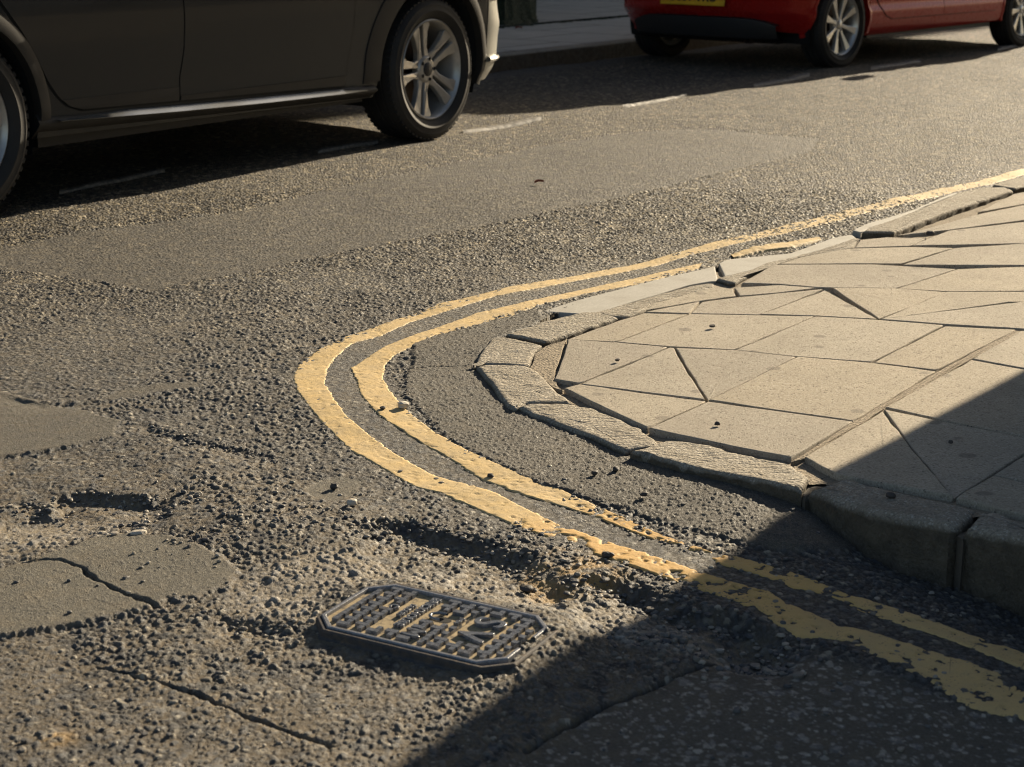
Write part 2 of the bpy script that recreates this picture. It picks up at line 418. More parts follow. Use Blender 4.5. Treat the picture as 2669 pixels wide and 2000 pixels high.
M['grey'] = mat_paint('shaded_dusty_grey', (.032, .035, .038), .15, .03, .22, (.05, .045, .036))  # car paint darkened, the shade on its side is put into the colour
M['bumper'] = mat_paint('sunlit_dusty_bumper', (.50, .50, .46), .3, .3, .35, (.24, .20, .145))  # paler copy for the bumper: sunlight put into the colour, besides dust
M['red'] = mat_paint('red_car_paint', (.42, .014, .010), .15, .22, .22, (.10, .03, .02))
M['plate'] = mat_plain('yellow_number_plate', (.72, .40, .015), .4)
M['ink'] = mat_plain('plate_black', (.006, .006, .006), .4)
M['lamp'] = mat_plain('red_lamp_glass', (.35, .01, .01), .1, 0, coat=.5)
M['lampw'] = mat_plain('clear_lamp_glass', (.55, .57, .58), .08, .3, coat=.5)
M['leaf'] = mat_plain('dry_red_leaf', (.23, .055, .03), .7, vary=.4)
M['pebble'] = mat_plain('dark_pebble', (.055, .047, .042), .7, 0, 220, .002, vary=.35)
M['gapfill'] = mat_plain('dark_gap_mortar', (.075, .062, .046), .9, 0, 90, .004, vary=.4)
M['pebblew'] = mat_plain('pale_pebble', (.50, .45, .37), .65, 0, 220, .002, vary=.2)
M['render'] = mat_plain('grey_render', (.20, .195, .18), .85, 0, 40, .006, vary=.2)
M['slate'] = mat_plain('roof_slate', (.07, .075, .085), .6, 0, 20, .01, vary=.3)
M['wood'] = mat_plain('painted_wood', (.5, .48, .44), .5)

# ------------------------------------------------------------------ THE ROAD: shapes traced on the ground
PATCHES = [  # smooth patches: polygon, relief of the patch edge (m), paleness
    ([(0,1500),(95,1475),(190,1440),(250,1415),(330,1403),(430,1410),(520,1440),(590,1475),(625,1512),(600,1545),(520,1575),(430,1580),(395,1600),(330,1612),(240,1632),(130,1655),(40,1668),(-200,1690),(-300,1600),(-200,1520)], .010),
    ([(-200,1010),(0,1022),(130,1060),(230,1080),(310,1102),(300,1142),(200,1162),(90,1182),(0,1192),(-200,1200)], .006),
    ([(262,1042),(330,1016),(420,1002),(500,1000),(520,1012),(440,1024),(370,1034),(300,1048)], .003),
    ([(830,1262),(900,1246),(955,1262),(940,1290),(880,1320),(810,1310),(790,1285)], .002),
    ([(-200,640),(0,640),(240,600),(560,560),(675,535),(870,490),(1000,462),(1200,420),(1420,378),(1620,346),(1780,336),(1880,338),(2010,352),(2140,362),(2120,395),(1810,465),(1448,549),(1207,595),(845,664),(398,760),(181,724),(0,702),(-200,700)], -.004),
    ([(1071,908),(1080,939),(1062,967),(1053,1007),(1062,1043),(1093,1071),(1116,1102),(1157,1138),(1197,1166),(1265,1197),(1333,1233),(1401,1265),(1464,1279),(1559,1315),(1700,1360),(1900,1418),(2060,1452),(2200,1440),(2258,1405),(2250,1340),(1900,1240),(1600,1150),(1400,1080),(1300,1040),(1260,960),(1300,890),(1420,840),(1400,815),(1240,856),(1130,884)], .006),
]
POLY = [(P2(p), r) for p, r in PATCHES]
COLLAR = POLY[5][0]
STEPS = [  # broken edges of the old surfacing: north edge (left to right), depth, falloff, softness
    (P2([(960,1405),(985,1368),(1060,1362),(1130,1380),(1190,1400),(1260,1412),(1340,1440),(1420,1470),(1480,1492)]), .026, .17, .016),
    (P2([(10,1330),(45,1308),(95,1316),(135,1338),(150,1298),(220,1286),(330,1300),(400,1306),(480,1286)]), .019, .10, .012),
    (P2([(1480,1545),(1530,1520),(1600,1516),(1690,1545),(1790,1590),(1880,1606),(1990,1646),(2070,1690)]), .026, .10, .012),
    (P2([(572,1602),(620,1627),(700,1640),(790,1646),(850,1650),(1010,1690),(1190,1735),(1290,1735)]), .018, .06, .012),
    (P2([(321,1108),(371,1112),(456,1138),(549,1167),(675,1192),(760,1212)]), .007, .04, .008),
    (P2([(0,1030),(127,1060),(253,1050),(308,1050)]), .008, .05, .008),
    (P2([(640,955),(760,900),(900,880)]), .006, .06, .01),
]
CRACKS = [(P2(c), d, w) for c, d, w in (
    ([(55,1488),(110,1479),(160,1481),(200,1496),(250,1520),(290,1540),(330,1566),(370,1582),(402,1600)], .012, .0045),
    ([(256,1750),(310,1764),(359,1782),(400,1795),(446,1811),(538,1837),(590,1856),(641,1883),(700,1900),(769,1926),(861,1960)], .012, .005),
    ([(1380,1960),(1480,1905),(1560,1862),(1680,1812),(1800,1760),(1900,1712)], .012, .006),
    ([(0,702),(180,722),(290,748)], .006, .006), ([(0,851),(150,808),(290,772)], .006, .007),
    ([(845,666),(1207,597),(1448,551),(1810,467),(2080,402)], .010, .007),
    ([(1062,968),(1130,962),(1240,958)], .007, .004))]
PALE = P2([(575,1600),(620,1535),(720,1480),(900,1440),(1000,1470),(1200,1490),(1420,1530),(1560,1560),(1800,1640),(1960,1700),(1840,1730),(1600,1690),(1460,1620),(1270,1560),(980,1520),(840,1590),(840,1650),(690,1635)])
PALE2 = P2([(-100,1380),(60,1350),(200,1345),(350,1370),(420,1400),(300,1400),(100,1450),(-100,1500)])
SMOOTHER = P2([(-400,1690),(60,1690),(256,1752),(446,1813),(641,1885),(861,1962),(930,2150),(-500,2150)])
SAND = P2([(1380,1480),(1460,1440),(1540,1450),(1640,1500),(1600,1545),(1530,1540),(1440,1580),(1330,1560),(1340,1520)])
COARSE = P2([(-600,1230),(0,1180),(300,1150),(560,1180),(760,1230),(950,1290),(1200,1400),(1400,1440),(1700,1540),(2000,1660),(1880,1740),(1600,1850),(1350,1990),(1300,2300),(-900,2300)])
FLUSH = P2([(1350,1990),(1560,1868),(1900,1716),(2060,1700),(2300,1760),(2560,1850),(2800,1880),(3000,2400),(1200,2400)])
LINEZ = P2([(1700,680),(1333,762),(1062,835),(836,920),(760,990),(800,1080),(930,1195),(1100,1285),(1400,1420),(1813,1560),(2100,1670),(2400,1760),(2669,1860),(2669,1690),(2375,1604),(2031,1492),(1720,1400),(1460,1285),(1220,1184),(1075,1093),(1001,953),(1130,881),(1424,795),(1800,700)])
LID_C = np.array([-.117, 2.381]); LID_A = math.atan2(-.50, .865)
KERBLINE = [(1872,640),(1480,770),(1320,872),(1232,955),(1285,1010),(1345,1062),(1540,1135),(1641,1180),(1790,1216),(2108,1276),(2264,1331),(2505,1366),(2669,1400),(3100,1560)]
PAVE_OUT = P2([(3300,250),(2800,425),(2600,482),(2480,505),(2240,604),(2060,650),(1860,680),(1700,728),(1545,775),(1420,812)] + [(1318,876),(1250,930),(1240,956),(1285,1000),(1345,1055),(1530,1128),(1641,1175),(1790,1212)], zp)
PAVE_OUT = np.vstack([PAVE_OUT, P2([(2108,1276),(2264,1331),(2505,1366),(2669,1400),(3200,1560),(4200,1500)], zp)])
PAVE_OUT = np.vstack([PAVE_OUT, [[6.0, 1.2], [9.5, 9.0]]])

def road(x, y, want='all', nearlim=8.5):
    """height of the road and what it is made of at each point"""
    x = np.asarray(x, np.float64); y = np.asarray(y, np.float64)
    wx = x + .010 * vnoise(x, y, .05, 3) + .006 * vnoise(x, y, .018, 4); wy = y + .010 * vnoise(x, y, .05, 5) + .006 * vnoise(x, y, .018, 6)
    d = np.hypot(x, y)
    z = .016 * fbm(x, y, 1.1, 11) + .010 * fbm(x, y, .33, 15)
    smooth = np.zeros_like(z); patch = np.zeros_like(z); dust = .20 + .0 * z; ochre = np.zeros_like(z); pale = np.zeros_like(z)
    coarse = sst(-.08, .10, sdf(COARSE, wx + .1 * vnoise(x, y, .3, 8), wy))
    flush = sst(-.03, .03, sdf(FLUSH, wx, wy))
    z = z + coarse * .008 * fbm(x, y, .16, 21)
    z = z - .006 * flush
    for pk, (poly, rel) in enumerate(POLY):
        if want == 'base' and pk == 5: continue
        s = sdf(poly, wx, wy)
        m = sst(-.004, .010, s)
        smooth = np.maximum(smooth, m * (.97, .95, .85, .95, .86, .88)[pk]); patch = np.maximum(patch, m * (1, .9, .5, 1, .15, .1)[pk]); pale = np.maximum(pale, m * (.9, .55, .3, .8, 0, .25)[pk]); z = z * (1 - .45 * m) + rel * sst(-.006, .008, s)
    smooth = smooth * (1 - .0)
    for line, dep, fall, soft in STEPS:
        if d.min() > 6: continue
        a, b = line[0], line[-1]
        dirx, diry = b - a
        ln = np.hypot(dirx, diry)
        far_s = np.array([[b[0] - diry * -.0 + .02, b[1]], [b[0], b[1] - 1.2], [a[0], a[1] - 1.2]])
        poly = np.vstack([line, [[b[0] + .02, b[1] - 1.2]], [[a[0] - .02, a[1] - 1.2]]])
        s = sdf(poly, wx, wy); dn = pdist(line, wx, wy)
        s = s + .012 * vnoise(x, y, .025, 33) + .008 * vnoise(x, y, .011, 34)
        dep = dep * (.15 + .85 * sst(.0, .11, np.hypot(x - a[0], y - a[1])) * sst(.0, .11, np.hypot(x - b[0], y - b[1])))
        z = z - dep * sst(-soft * 1.2, soft * 2.6, s) * np.exp(-(dn / fall) ** 1.5)
        dust = dust + .5 * sst(0, .02, s) * np.exp(-(dn / (fall * 1.2)) ** 2)
    for line, dep, w in CRACKS:
        dn = pdist(line, wx, wy); w2 = w * .55 * (1 + 1.4 * vnoise(x, y, .05, 31))
        z = z - dep * np.exp(-(dn / w2) ** 2); dust = dust + .3 * np.exp(-(dn / (w * 4)) ** 2)
    # pit beside the yellow line
    for (u, v, r, dep) in ((1990, 1690, .06, .026), (1900, 1700, .05, .015), (1010, 1400, .06, .012), (1640, 1530, .04, .012)):
        c = W(u, v)
        z = z - dep * np.exp(-((x - c[0]) ** 2 + (y - c[1]) ** 2) / r ** 2)
    # around the valve cover the ground is lower on its near side, and hollow under it
    ca, sa = math.cos(LID_A), math.sin(LID_A)
    lx = (x - LID_C[0]) * ca + (y - LID_C[1]) * sa; ly = -(x - LID_C[0]) * sa + (y - LID_C[1]) * ca
    q = np.maximum(np.maximum(np.abs(lx) - .166, np.abs(ly) - .104), (np.abs(lx) + np.abs(ly) - .232) * .71)
    z = z * sst(0, .10, q) + (1 - sst(0, .10, q)) * (.011 + .013 * sst(-.10, .10, ly) + .008 * sst(.05, .17, lx))
    z = np.where(q < -.012, -.06, z)
    sk = sdf(PAVE_OUT, x, y)
    cm = sst(-.004, .02, sdf(COLLAR, wx, wy)) * (1 - sst(.36, .62, x))
    cm = cm * np.exp(-(np.minimum(sk, 0) / .13) ** 2)
    z = z * (1 - cm) + cm * np.maximum(z, zp(x, y) - .017)
    z = z - .034 * np.exp(-(np.clip(-sk, 0, 9) / .12) ** 2) * sst(.50, .70, x) * (1 - sst(2.95, 3.3, y))
    bl = sst(-.06, .02, sdf(SMOOTHER, wx, wy))
    pale = np.maximum(np.maximum(pale, sst(-.02, .03, sdf(PALE, wx, wy))), .8 * sst(-.02, .03, sdf(PALE2, wx, wy)))
    ochre = sst(-.03, .035, sdf(SAND, wx, wy)) * sst(-.25, .15, vnoise(x, y, .03, 41))
    dust = np.clip(dust + .34 * coarse + .25 * fbm(x, y, .4, 51) - .55 * flush + .25 * pale, 0, 1)
    dust = dust * sst(-.45, .1, vnoise(x, y, .025, 53))
    base = z.copy()
    an = np.degrees(np.arctan2(x, y + .4)); fan = sst(-26, -24.5, an) * (1 - sst(20.5, 22, an))
    near = (1 - sst(nearlim * .72, nearlim, d)) * fan
    st = np.zeros_like(z, np.float32); rid = st.copy()
    k = d < nearlim
    if k.any():
        xs, ys = x[k].astype(np.float64), y[k].astype(np.float64)
        h1, i1 = stones(xs, ys, .0102, .0040, .0076, .93, 100)          # chippings
        h2, i2 = stones(xs, ys, .0062, .0020, .0042, .85, 200)          # small chippings
        h3, i3 = stones(xs, ys, .027, .0055, .0135, .34, 300)           # pebbles
        co, pa, sm, fl = coarse[k], pale[k], smooth[k], flush[k]
        sparse = sst(-.02, .10, fbm(xs, ys, .07, 61) + .15)
        cover = np.clip(1 - co * (1 - sparse) * .30, 0, 1)
        a1 = (1 - .97 * sm) * (1.20 + .02 * co) * (1 - .28 * bl[k]) * cover * (1 - .78 * fl) * (1 - .35 * sst(.1, .45, fbm(xs, ys, .5, 66))); e1 = .0021 * (1 + .25 * co)
        g1 = np.maximum(h1 * a1 - e1 * .6, 0)
        g2 = np.maximum(h2 * (1.12 * sm + 1.0 * (1 - sm)) * (1 - .5 * fl) * (1 - .45 * patch[k]) - .0006, 0)
        g3 = np.maximum(h3 * (.62 * pa * (1 - sm) + .30 * co * (1 - sm)) * (1 - .6 * fl) - .0012, 0)
        lz = sst(-.01, .02, sdf(LINEZ, xs, ys))
        g = np.maximum(np.maximum(g1, g2), g3) * (1 - .62 * lz)
        near_k = near[k]
        z[k] = z[k] + g * near_k
        s1 = np.where(g1 >= g, h1 * 170, np.where(g3 >= g, h3 * 130, h2 * 190 * (1 - .35 * sm)))
        s1 = np.where(g > 0, s1, 0)
        s1 = np.where(fl > .5, np.maximum(np.maximum(sst(.0030, .0040, h1) * (i1 > .45), sst(.0016, .0024, h2) * (i2 > .5) * .8), sst(.0036, .005, h3)), s1)
        st[k] = np.clip(s1, 0, 1)
        rid[k] = np.where(g1 >= g, i1, np.where(g3 >= g, np.clip(i3 * .5 + .5, 0, 1), i2))
        rid[k] = np.where(fl > .5, np.clip(rid[k] * .7 + .35, 0, 1), rid[k])
    pale = np.maximum(pale, .55 * flush)  # lighter flush stones, with the sky's sheen on them put into the colour
    # under the paved corner the road gives way to bedding
    s = sdf(PAVE_OUT, x, y)
    z = np.where(s > .02, np.minimum(z, zp(x, y) - .075), z)
    if want == 'base': return base
    # channel of smoother concrete along the far kerb
    n = x * NV[0] + y * NV[1]
    ch = sst(6.74, 6.78, n) * (1 - sst(7.05, 7.1, n))
    smooth = np.maximum(smooth, ch)
    oc = W(155, 1938); ochre = np.maximum(ochre, np.exp(-((x - oc[0]) ** 2 + (y - oc[1]) ** 2) / .022 ** 2) * sst(-.3, .1, vnoise(x, y, .012, 43)))
    return z, st, rid, np.clip(dust, 0, 1), ochre, smooth, (1 - sst(3.4, 6.4, d)) * fan, pale

def build_road():
    apex = np.array([0.0, -.4])
    core = np.linspace(-rad(26.0), rad(22.0), 1060)
    ang = np.concatenate([np.linspace(-rad(82), -rad(26.0), 70)[:-1], core, np.linspace(rad(22.0), rad(82), 70)[1:]])
    r = [0.6]
    while r[-1] < 2.0: r.append(r[-1] * 1.03)
    while r[-1] < 7.2: r.append(r[-1] * 1.0011)
    while r[-1] < 17: r.append(r[-1] * 1.0032)
    while r[-1] < 170: r.append(r[-1] * 1.03)
    r = np.array(r)
    R, A = np.meshgrid(r, ang, indexing='ij')
    x = apex[0] + R * np.sin(A); y = apex[1] + R * np.cos(A)
    nr, nc = R.shape
    z, st, rid, dust, ochre, smooth, near, pale = road(x.ravel(), y.ravel())
    V = np.stack([x.ravel(), y.ravel(), z], -1)
    me = mesh_np('road', V, grid_faces(nr, nc)[:, ::-1])
    a = me.color_attributes.new('c1', 'FLOAT_COLOR', 'POINT')
    a.data.foreach_set('color', np.stack([st, rid, dust, np.ones_like(st)], -1).astype(np.float32).ravel())
    a = me.color_attributes.new('c2', 'FLOAT_COLOR', 'POINT')
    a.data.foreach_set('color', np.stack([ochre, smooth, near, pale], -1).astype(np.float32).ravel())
    return struct(link('road', me, M['road']))
build_road()

# ------------------------------------------------------------------ slab and kerb builder
def resample(poly, step):
    out = []
    n = len(poly)
    for i in range(n):
        a, b = np.array(poly[i]), np.array(poly[(i + 1) % n])
        k = max(1, int(np.hypot(*(b - a)) / step))
        for j in range(k): out.append(a + (b - a) * j / k)
    return np.array(out)
def inset(poly, d):
    n = len(poly); out = []
    area = .5 * sum(poly[i][0] * poly[(i+1) % n][1] - poly[(i+1) % n][0] * poly[i][1] for i in range(n))
    sg = 1 if area > 0 else -1
    for i in range(n):
        p0, p1, p2 = poly[i-1], poly[i], poly[(i+1) % n]
        e1 = (p1 - p0) / (np.hypot(*(p1 - p0)) + 1e-9); e2 = (p2 - p1) / (np.hypot(*(p2 - p1)) + 1e-9)
        n1 = np.array([-e1[1], e1[0]]) * sg; n2 = np.array([-e2[1], e2[0]]) * sg
        b = n1 + n2; L = max(np.dot(b, n1), .45)
        out.append(p1 + b / L * d)
    return np.array(out)
def block(name, poly, ztop, zbot, mat, parent=None, gap=.003, edge=.004, rough=.0008, jit=.0012, step=.02, seed=0, rings=(.8, .55, .3)):
    """a stone laid in the ground: outline in plan, top following ztop(x, y), worn rounded edges"""
    rng = np.random.RandomState(seed)
    o = inset(np.array(poly), gap)
    o = resample(o, step)
    w = rng.normal(0, 1, (len(o), 2)); w = (w + np.roll(w, 1, 0) + np.roll(w, -1, 0)) / 2.2
    o = o + w * jit
    chip = np.clip(rng.normal(0, 1, len(o)), 0, 3) ** 2 * rough * 1.2
    c = o.mean(0)
    V = []; n = len(o)
    def ring(pts, zz): V.extend([(p[0], p[1], q) for p, q in zip(pts, zz)])
    zt = ztop(o[:, 0], o[:, 1])
    ring(o, np.minimum(np.full(n, zbot), zt - .03))
    ring(o, zt - edge * 1.15 - chip)
    i1 = inset(o, edge * .32); ring(i1, ztop(i1[:, 0], i1[:, 1]) - edge * .36 - chip * .8)
    i2 = inset(o, edge); ring(i2, ztop(i2[:, 0], i2[:, 1]) - edge * .04 - chip * .3)
    i3 = inset(o, edge * 1.6); ring(i3, ztop(i3[:, 0], i3[:, 1]))
    i4 = inset(o, edge * 1.6 + .004); ring(i4, ztop(i4[:, 0], i4[:, 1]))
    for k in rings:
        q = c + (i4 - c) * k
        nz = rough * 2.2 * (vnoise(q[:, 0], q[:, 1], .035, seed + 7) + .7 * vnoise(q[:, 0], q[:, 1], .012, seed + 9))
        ring(q, ztop(q[:, 0], q[:, 1]) + nz)
    V.append((c[0], c[1], float(ztop(c[0:1], c[1:2])[0])))
    nr = 6 + len(rings)
    F = [tuple(int(i) for i in f) for f in grid_faces(nr, n, True)]
    last = (nr - 1) * n
    F += [(last + i, last + (i + 1) % n, len(V) - 1) for i in range(n)]
    me = mesh_py(name, V, F, True)
    bm = bmesh.new(); bm.from_mesh(me); bmesh.ops.recalc_face_normals(bm, faces=bm.faces); bm.to_mesh(me); bm.free()
    me.set_sharp_from_angle(angle=rad(50))
    return link(name, me, mat, parent)
def tilt(z0, poly, amt, seed):
    rng = np.random.RandomState(seed); c = np.mean(poly, 0); a, b, h = rng.normal(0, amt, 3) * (1, 1, .10)
    return lambda x, y: z0(x, y) + a * (x - c[0]) + b * (y - c[1]) + h

# ------------------------------------------------------------------ pavement: bedding sheet with its slabs
def build_pavement():
    xs = np.arange(-.35, 6.5, .03); ys = np.arange(1.2, 9.6, .03)
    X, Y = np.meshgrid(xs, ys); s = sdf(PAVE_OUT, X.ravel(), Y.ravel()).reshape(X.shape)
    Z = zp(X, Y) - .012 + .006 * fbm(X, Y, .05, 71)
    F = grid_faces(*X.shape); ok = (s.ravel()[F] > .055).all(1)
    V = np.stack([X.ravel(), Y.ravel(), Z.ravel()], -1); F = F[ok]
    used = np.unique(F); mp = -np.ones(len(V), int); mp[used] = np.arange(len(used))
    return struct(link('pavement', mesh_np('pavement', V[used], mp[F]), M['bed']))
PAVE = build_pavement()
SLABS = [
    [(1471,886),(1616,833),(1677,815),(1797,818),(1603,892)],
    [(1603,892),(1797,818),(2125,824),(1915,912),(1743,904)],
    [(1915,912),(2125,824),(2291,834),(2462,848),(2272,945),(2077,930)],
    [(2272,945),(2462,848),(2650,858),(2442,966)],
    [(1480,886),(1603,893),(1743,905),(1511,998),(1443,988)],
    [(1743,905),(1758,907),(1842,1042),(1511,1000)],
    [(1758,907),(1915,913),(2077,931),(1844,1042)],
    [(2077,931),(2272,946),(2442,967),(2226,1095),(1844,1043)],
    [(1468,1011),(1511,1000),(1844,1044),(1689,1116),(1580,1066)],
    [(1844,1044),(2226,1096),(2080,1184),(2066,1193),(1900,1163),(1689,1117)],
    [(2304,1064),(2530,936),(2669,961),(2860,996),(2860,1172),(2669,1138)],
    [(2530,936),(2660,862),(2740,866),(2860,890),(2860,996),(2669,961)],
    [(2300,1068),(2487,1296),(2177,1236),(2094,1190)],
    [(2302,1067),(2669,1138),(2860,1174),(2669,1181),(2487,1296)],
    [(2487,1297),(2588,1237),(2669,1255),(2860,1300),(2860,1390),(2669,1343)],
    [(2588,1236),(2669,1182),(2860,1178),(2860,1298),(2669,1254)],
    [(1677,814),(1825,786),(1797,817)],
    [(1825,786),(1923,773),(2146,752),(1980,820),(1797,817)],
    [(2150,752),(2291,833),(2125,824),(1980,820)],
    [(2165,751),(2335,751),(2467,760),(2375,800),(2291,832)],
    [(2291,834),(2669,784),(2860,786),(2860,888),(2740,864),(2650,857),(2462,847)],
    [(2467,760),(2669,760),(2860,765),(2860,786),(2669,783),(2295,833)],
    [(1912,749),(2030,742),(2129,750),(2040,762),(1925,772)],
    [(1930,741),(2015,692),(2274,688),(2495,698),(2335,750),(2130,749),(2030,742)],
    [(2495,698),(2669,693),(2860,690),(2860,765),(2669,760),(2467,760),(2335,751)],
    [(2090,662),(2226,646),(2370,642),(2486,644),(2350,687),(2274,687),(2014,690)],
    [(2486,644),(2669,634),(2860,626),(2860,690),(2669,692),(2350,688)],
    [(2240,624),(2310,618),(2418,621),(2372,641),(2226,645)],
    [(2420,621),(2470,601),(2669,577),(2860,560),(2860,626),(2669,634),(2374,641)],
    [(2336,614),(2405,598),(2540,560),(2669,534),(2860,505),(2860,558),(2669,575),(2470,600)],
    [(2548,552),(2640,505),(2669,500),(2860,455),(2860,503),(2669,531)],
    [(1683,810),(1700,792),(1866,744),(1912,752),(1922,771),(1825,785)],
]
for i, s in enumerate(SLABS):
    pl = P2(s, zp)
    block('paving_slab', pl, tilt(zp, pl, .006, 40 + i), -.03, M['slab'], PAVE, gap=.0025, edge=.0022, rough=.0006, jit=.0011, step=.025, seed=i)
# cement fillets: along the mitre between the two runs of slabs and at the corner
for nm, pl in (('mortar_fillet', [(2656,850),(2690,852),(2530,934),(2302,1064),(2098,1188),(2062,1200),(2226,1093),(2442,964)]),
               ('mortar_fillet', [(1420,898),(1478,880),(1474,886),(1440,988),(1466,1012),(1450,1010),(1378,960),(1396,918)])):
    q = P2(pl, zp); block(nm, q, lambda x, y: zp(x, y) - .004 + .002 * vnoise(x, y, .02, 5), -.03, M['bed'], PAVE, gap=0, edge=.002, rough=.001, seed=90)

# ------------------------------------------------------------------ kerb stones round the corner
KG = 'kerb stones round the street corner'
KERBS = [
    ('rough pale kerb stone at the tip of the corner, above the dark open joint', [(1317,876),(1402,846),(1515,817),(1562,817),(1614,831),(1475,878),(1417,896)], .006, .008),
    ('short kerb stone on the outermost bulge of the corner, below the dark open joint', [(1281,881),(1316,880),(1413,901),(1396,914),(1388,935),(1378,954),(1262,947),(1233,957),(1250,920)], .002, .008),
    ('rounded broken kerb stone turning the corner towards the viewer', [(1240,956),(1262,949),(1378,955),(1406,968),(1446,1011),(1497,1050),(1374,1050),(1338,1066),(1318,1052),(1280,1004),(1256,976)], .001, .010),
    ('longest sunlit kerb stone with a chipped lower end beside the smooth asphalt', [(1345,1060),(1374,1052),(1500,1051),(1550,1060),(1681,1113),(1723,1146),(1672,1160),(1628,1168),(1525,1126),(1400,1083)], .0, .009),
    ('long low kerb stone half buried by smooth asphalt, next to the building shadow', [(1641,1176),(1735,1146),(1800,1150),(2070,1210),(2112,1238),(2092,1272),(1930,1244),(1780,1212)], .0, .008),
    ('tall kerb stone with a nick in its face, where the building shadow starts', [(2106,1274),(2197,1242),(2552,1322),(2508,1362),(2476,1369),(2264,1331)], .0, .016),
    ('tall kerb stone wholly in the building shadow, next to the nicked one', [(2512,1368),(2560,1326),(2669,1348),(2860,1394),(2860,1448),(2669,1402)], .0, .016),
    ('shaded kerb stone beyond the tall ones, farthest down the side street', [(2862,1448),(2864,1394),(3300,1500),(3300,1575)], .0, .016),
]
for i, (lab, pl, dz, edge) in enumerate(KERBS):
    q = P2(pl, zp)
    zf = tilt(lambda x, y, dz=dz: zp(x, y) + dz, q, .009 if i < 5 else .004, 140 + i)
    if i < 5:
        zf = (lambda f: (lambda x, y: f(x, y) + .004 * vnoise(x, y, .05, 77)))(zf)
    o = block('kerb_stone', q, zf, -.12, M['kerb'], None, gap=.0012, edge=edge, rough=.0016, jit=.0022, step=.014, seed=200 + i, rings=(.9, .8, .66, .5, .3))
    tag(o, lab, 'kerb stone', KG)
q = P2([(2500,1362),(2556,1322),(2566,1328),(2514,1372)], zp)
block('mortar_fillet', q, lambda x, y: zp(x, y) - .022 + .01 * vnoise(x, y, .02, 3), -.12, M['gapfill'], PAVE, gap=-.004, edge=.006, rough=.003, step=.01, seed=95)
q = P2([(2068,1208),(2150,1222),(2200,1240),(2100,1278),(2080,1262)], zp)
block('mortar_fillet', q, lambda x, y: zp(x, y) - .016 + .008 * vnoise(x, y, .02, 3), -.12, M['gapfill'], PAVE, gap=0, edge=.005, rough=.003, step=.012, seed=96)
KG2 = 'sunken kerb stones along the main street'
KERB2 = [
    ('sunken kerb stone with the widest pale dressed band, nearest the corner', [(1545,814),(1610,795),(1700,769),(1790,742),(1862,732),(1868,742),(1700,791),(1678,808),(1634,823),(1590,825)],
     [(1411,806),(1500,778),(1620,747),(1740,717),(1864,690),(1872,726),(1790,740),(1700,767),(1610,793),(1545,815)]),
    ('second sunken kerb stone along the street, with a dark cut end', [(1864,727),(1888,720),(1980,698),(2094,663),(2221,627),(2240,622),(2226,645),(2010,690),(1915,737),(1893,737)],
     [(1872,684),(1892,674),(2063,657),(2170,617),(2221,608),(2236,621),(2094,661),(1980,696),(1888,719)]),
    ('third kerb stone along the street, standing proud and tilted', [(2243,614),(2270,599),(2340,575),(2497,508),(2558,494),(2620,494),(2642,502),(2470,560),(2331,615)],
     [(2221,606),(2262,586),(2340,566),(2420,536),(2495,506),(2340,574),(2268,599),(2243,612)]),
    ('farthest kerb stone along the street, tight against the yellow line', [(2584,489),(2669,462),(2800,425),(2900,400),(2860,440),(2760,470),(2669,493),(2646,499)], None),
]
for i, (lab, pl, band) in enumerate(KERB2):
    q = P2(pl, zp); dz = (.000, .002, .012, .010)[i]
    zf = tilt(lambda x, y, dz=dz: zp(x, y) + dz, q, .01, 340 + i)
    o = block('kerb_stone', q, zf, -.12, M['kerb'], None, gap=.0015, edge=.008, rough=.0012, jit=.0016, step=.016, seed=300 + i, rings=(.9, .75, .55, .3))
    tag(o, lab, 'kerb stone', KG2)
    if band:
        b = P2(band, zp)
        block('dressed_face', b, tilt(lambda x, y, dz=dz: zp(x, y) + dz - .005, b, .004, 360 + i), -.12, M['face'], o, gap=.001, edge=.003, rough=.0002, jit=.0006, step=.03, seed=320 + i)

_a, _b = W(2880, 418, zp)[:2], W(3300, 250, zp)[:2]
for k in range(6):                                          # the kerb goes on along the street, out of the picture
    d = (_b - _a) / 6; nn = np.array([d[1], -d[0]]) / np.hypot(*d) * .14
    q = np.array([_a + d * k, _a + d * (k + 1), _a + d * (k + 1) + nn, _a + d * k + nn])
    tag(block('kerb_stone', q, lambda x, y: zp(x, y) + .012, -.12, M['kerb'], None, gap=.002, edge=.008, rough=.0012, jit=.0015, step=.03, seed=420 + k),
        'kerb stone beyond the picture, farther up the street past the last sunken one', 'kerb stone', 'kerb stones farther up the street')
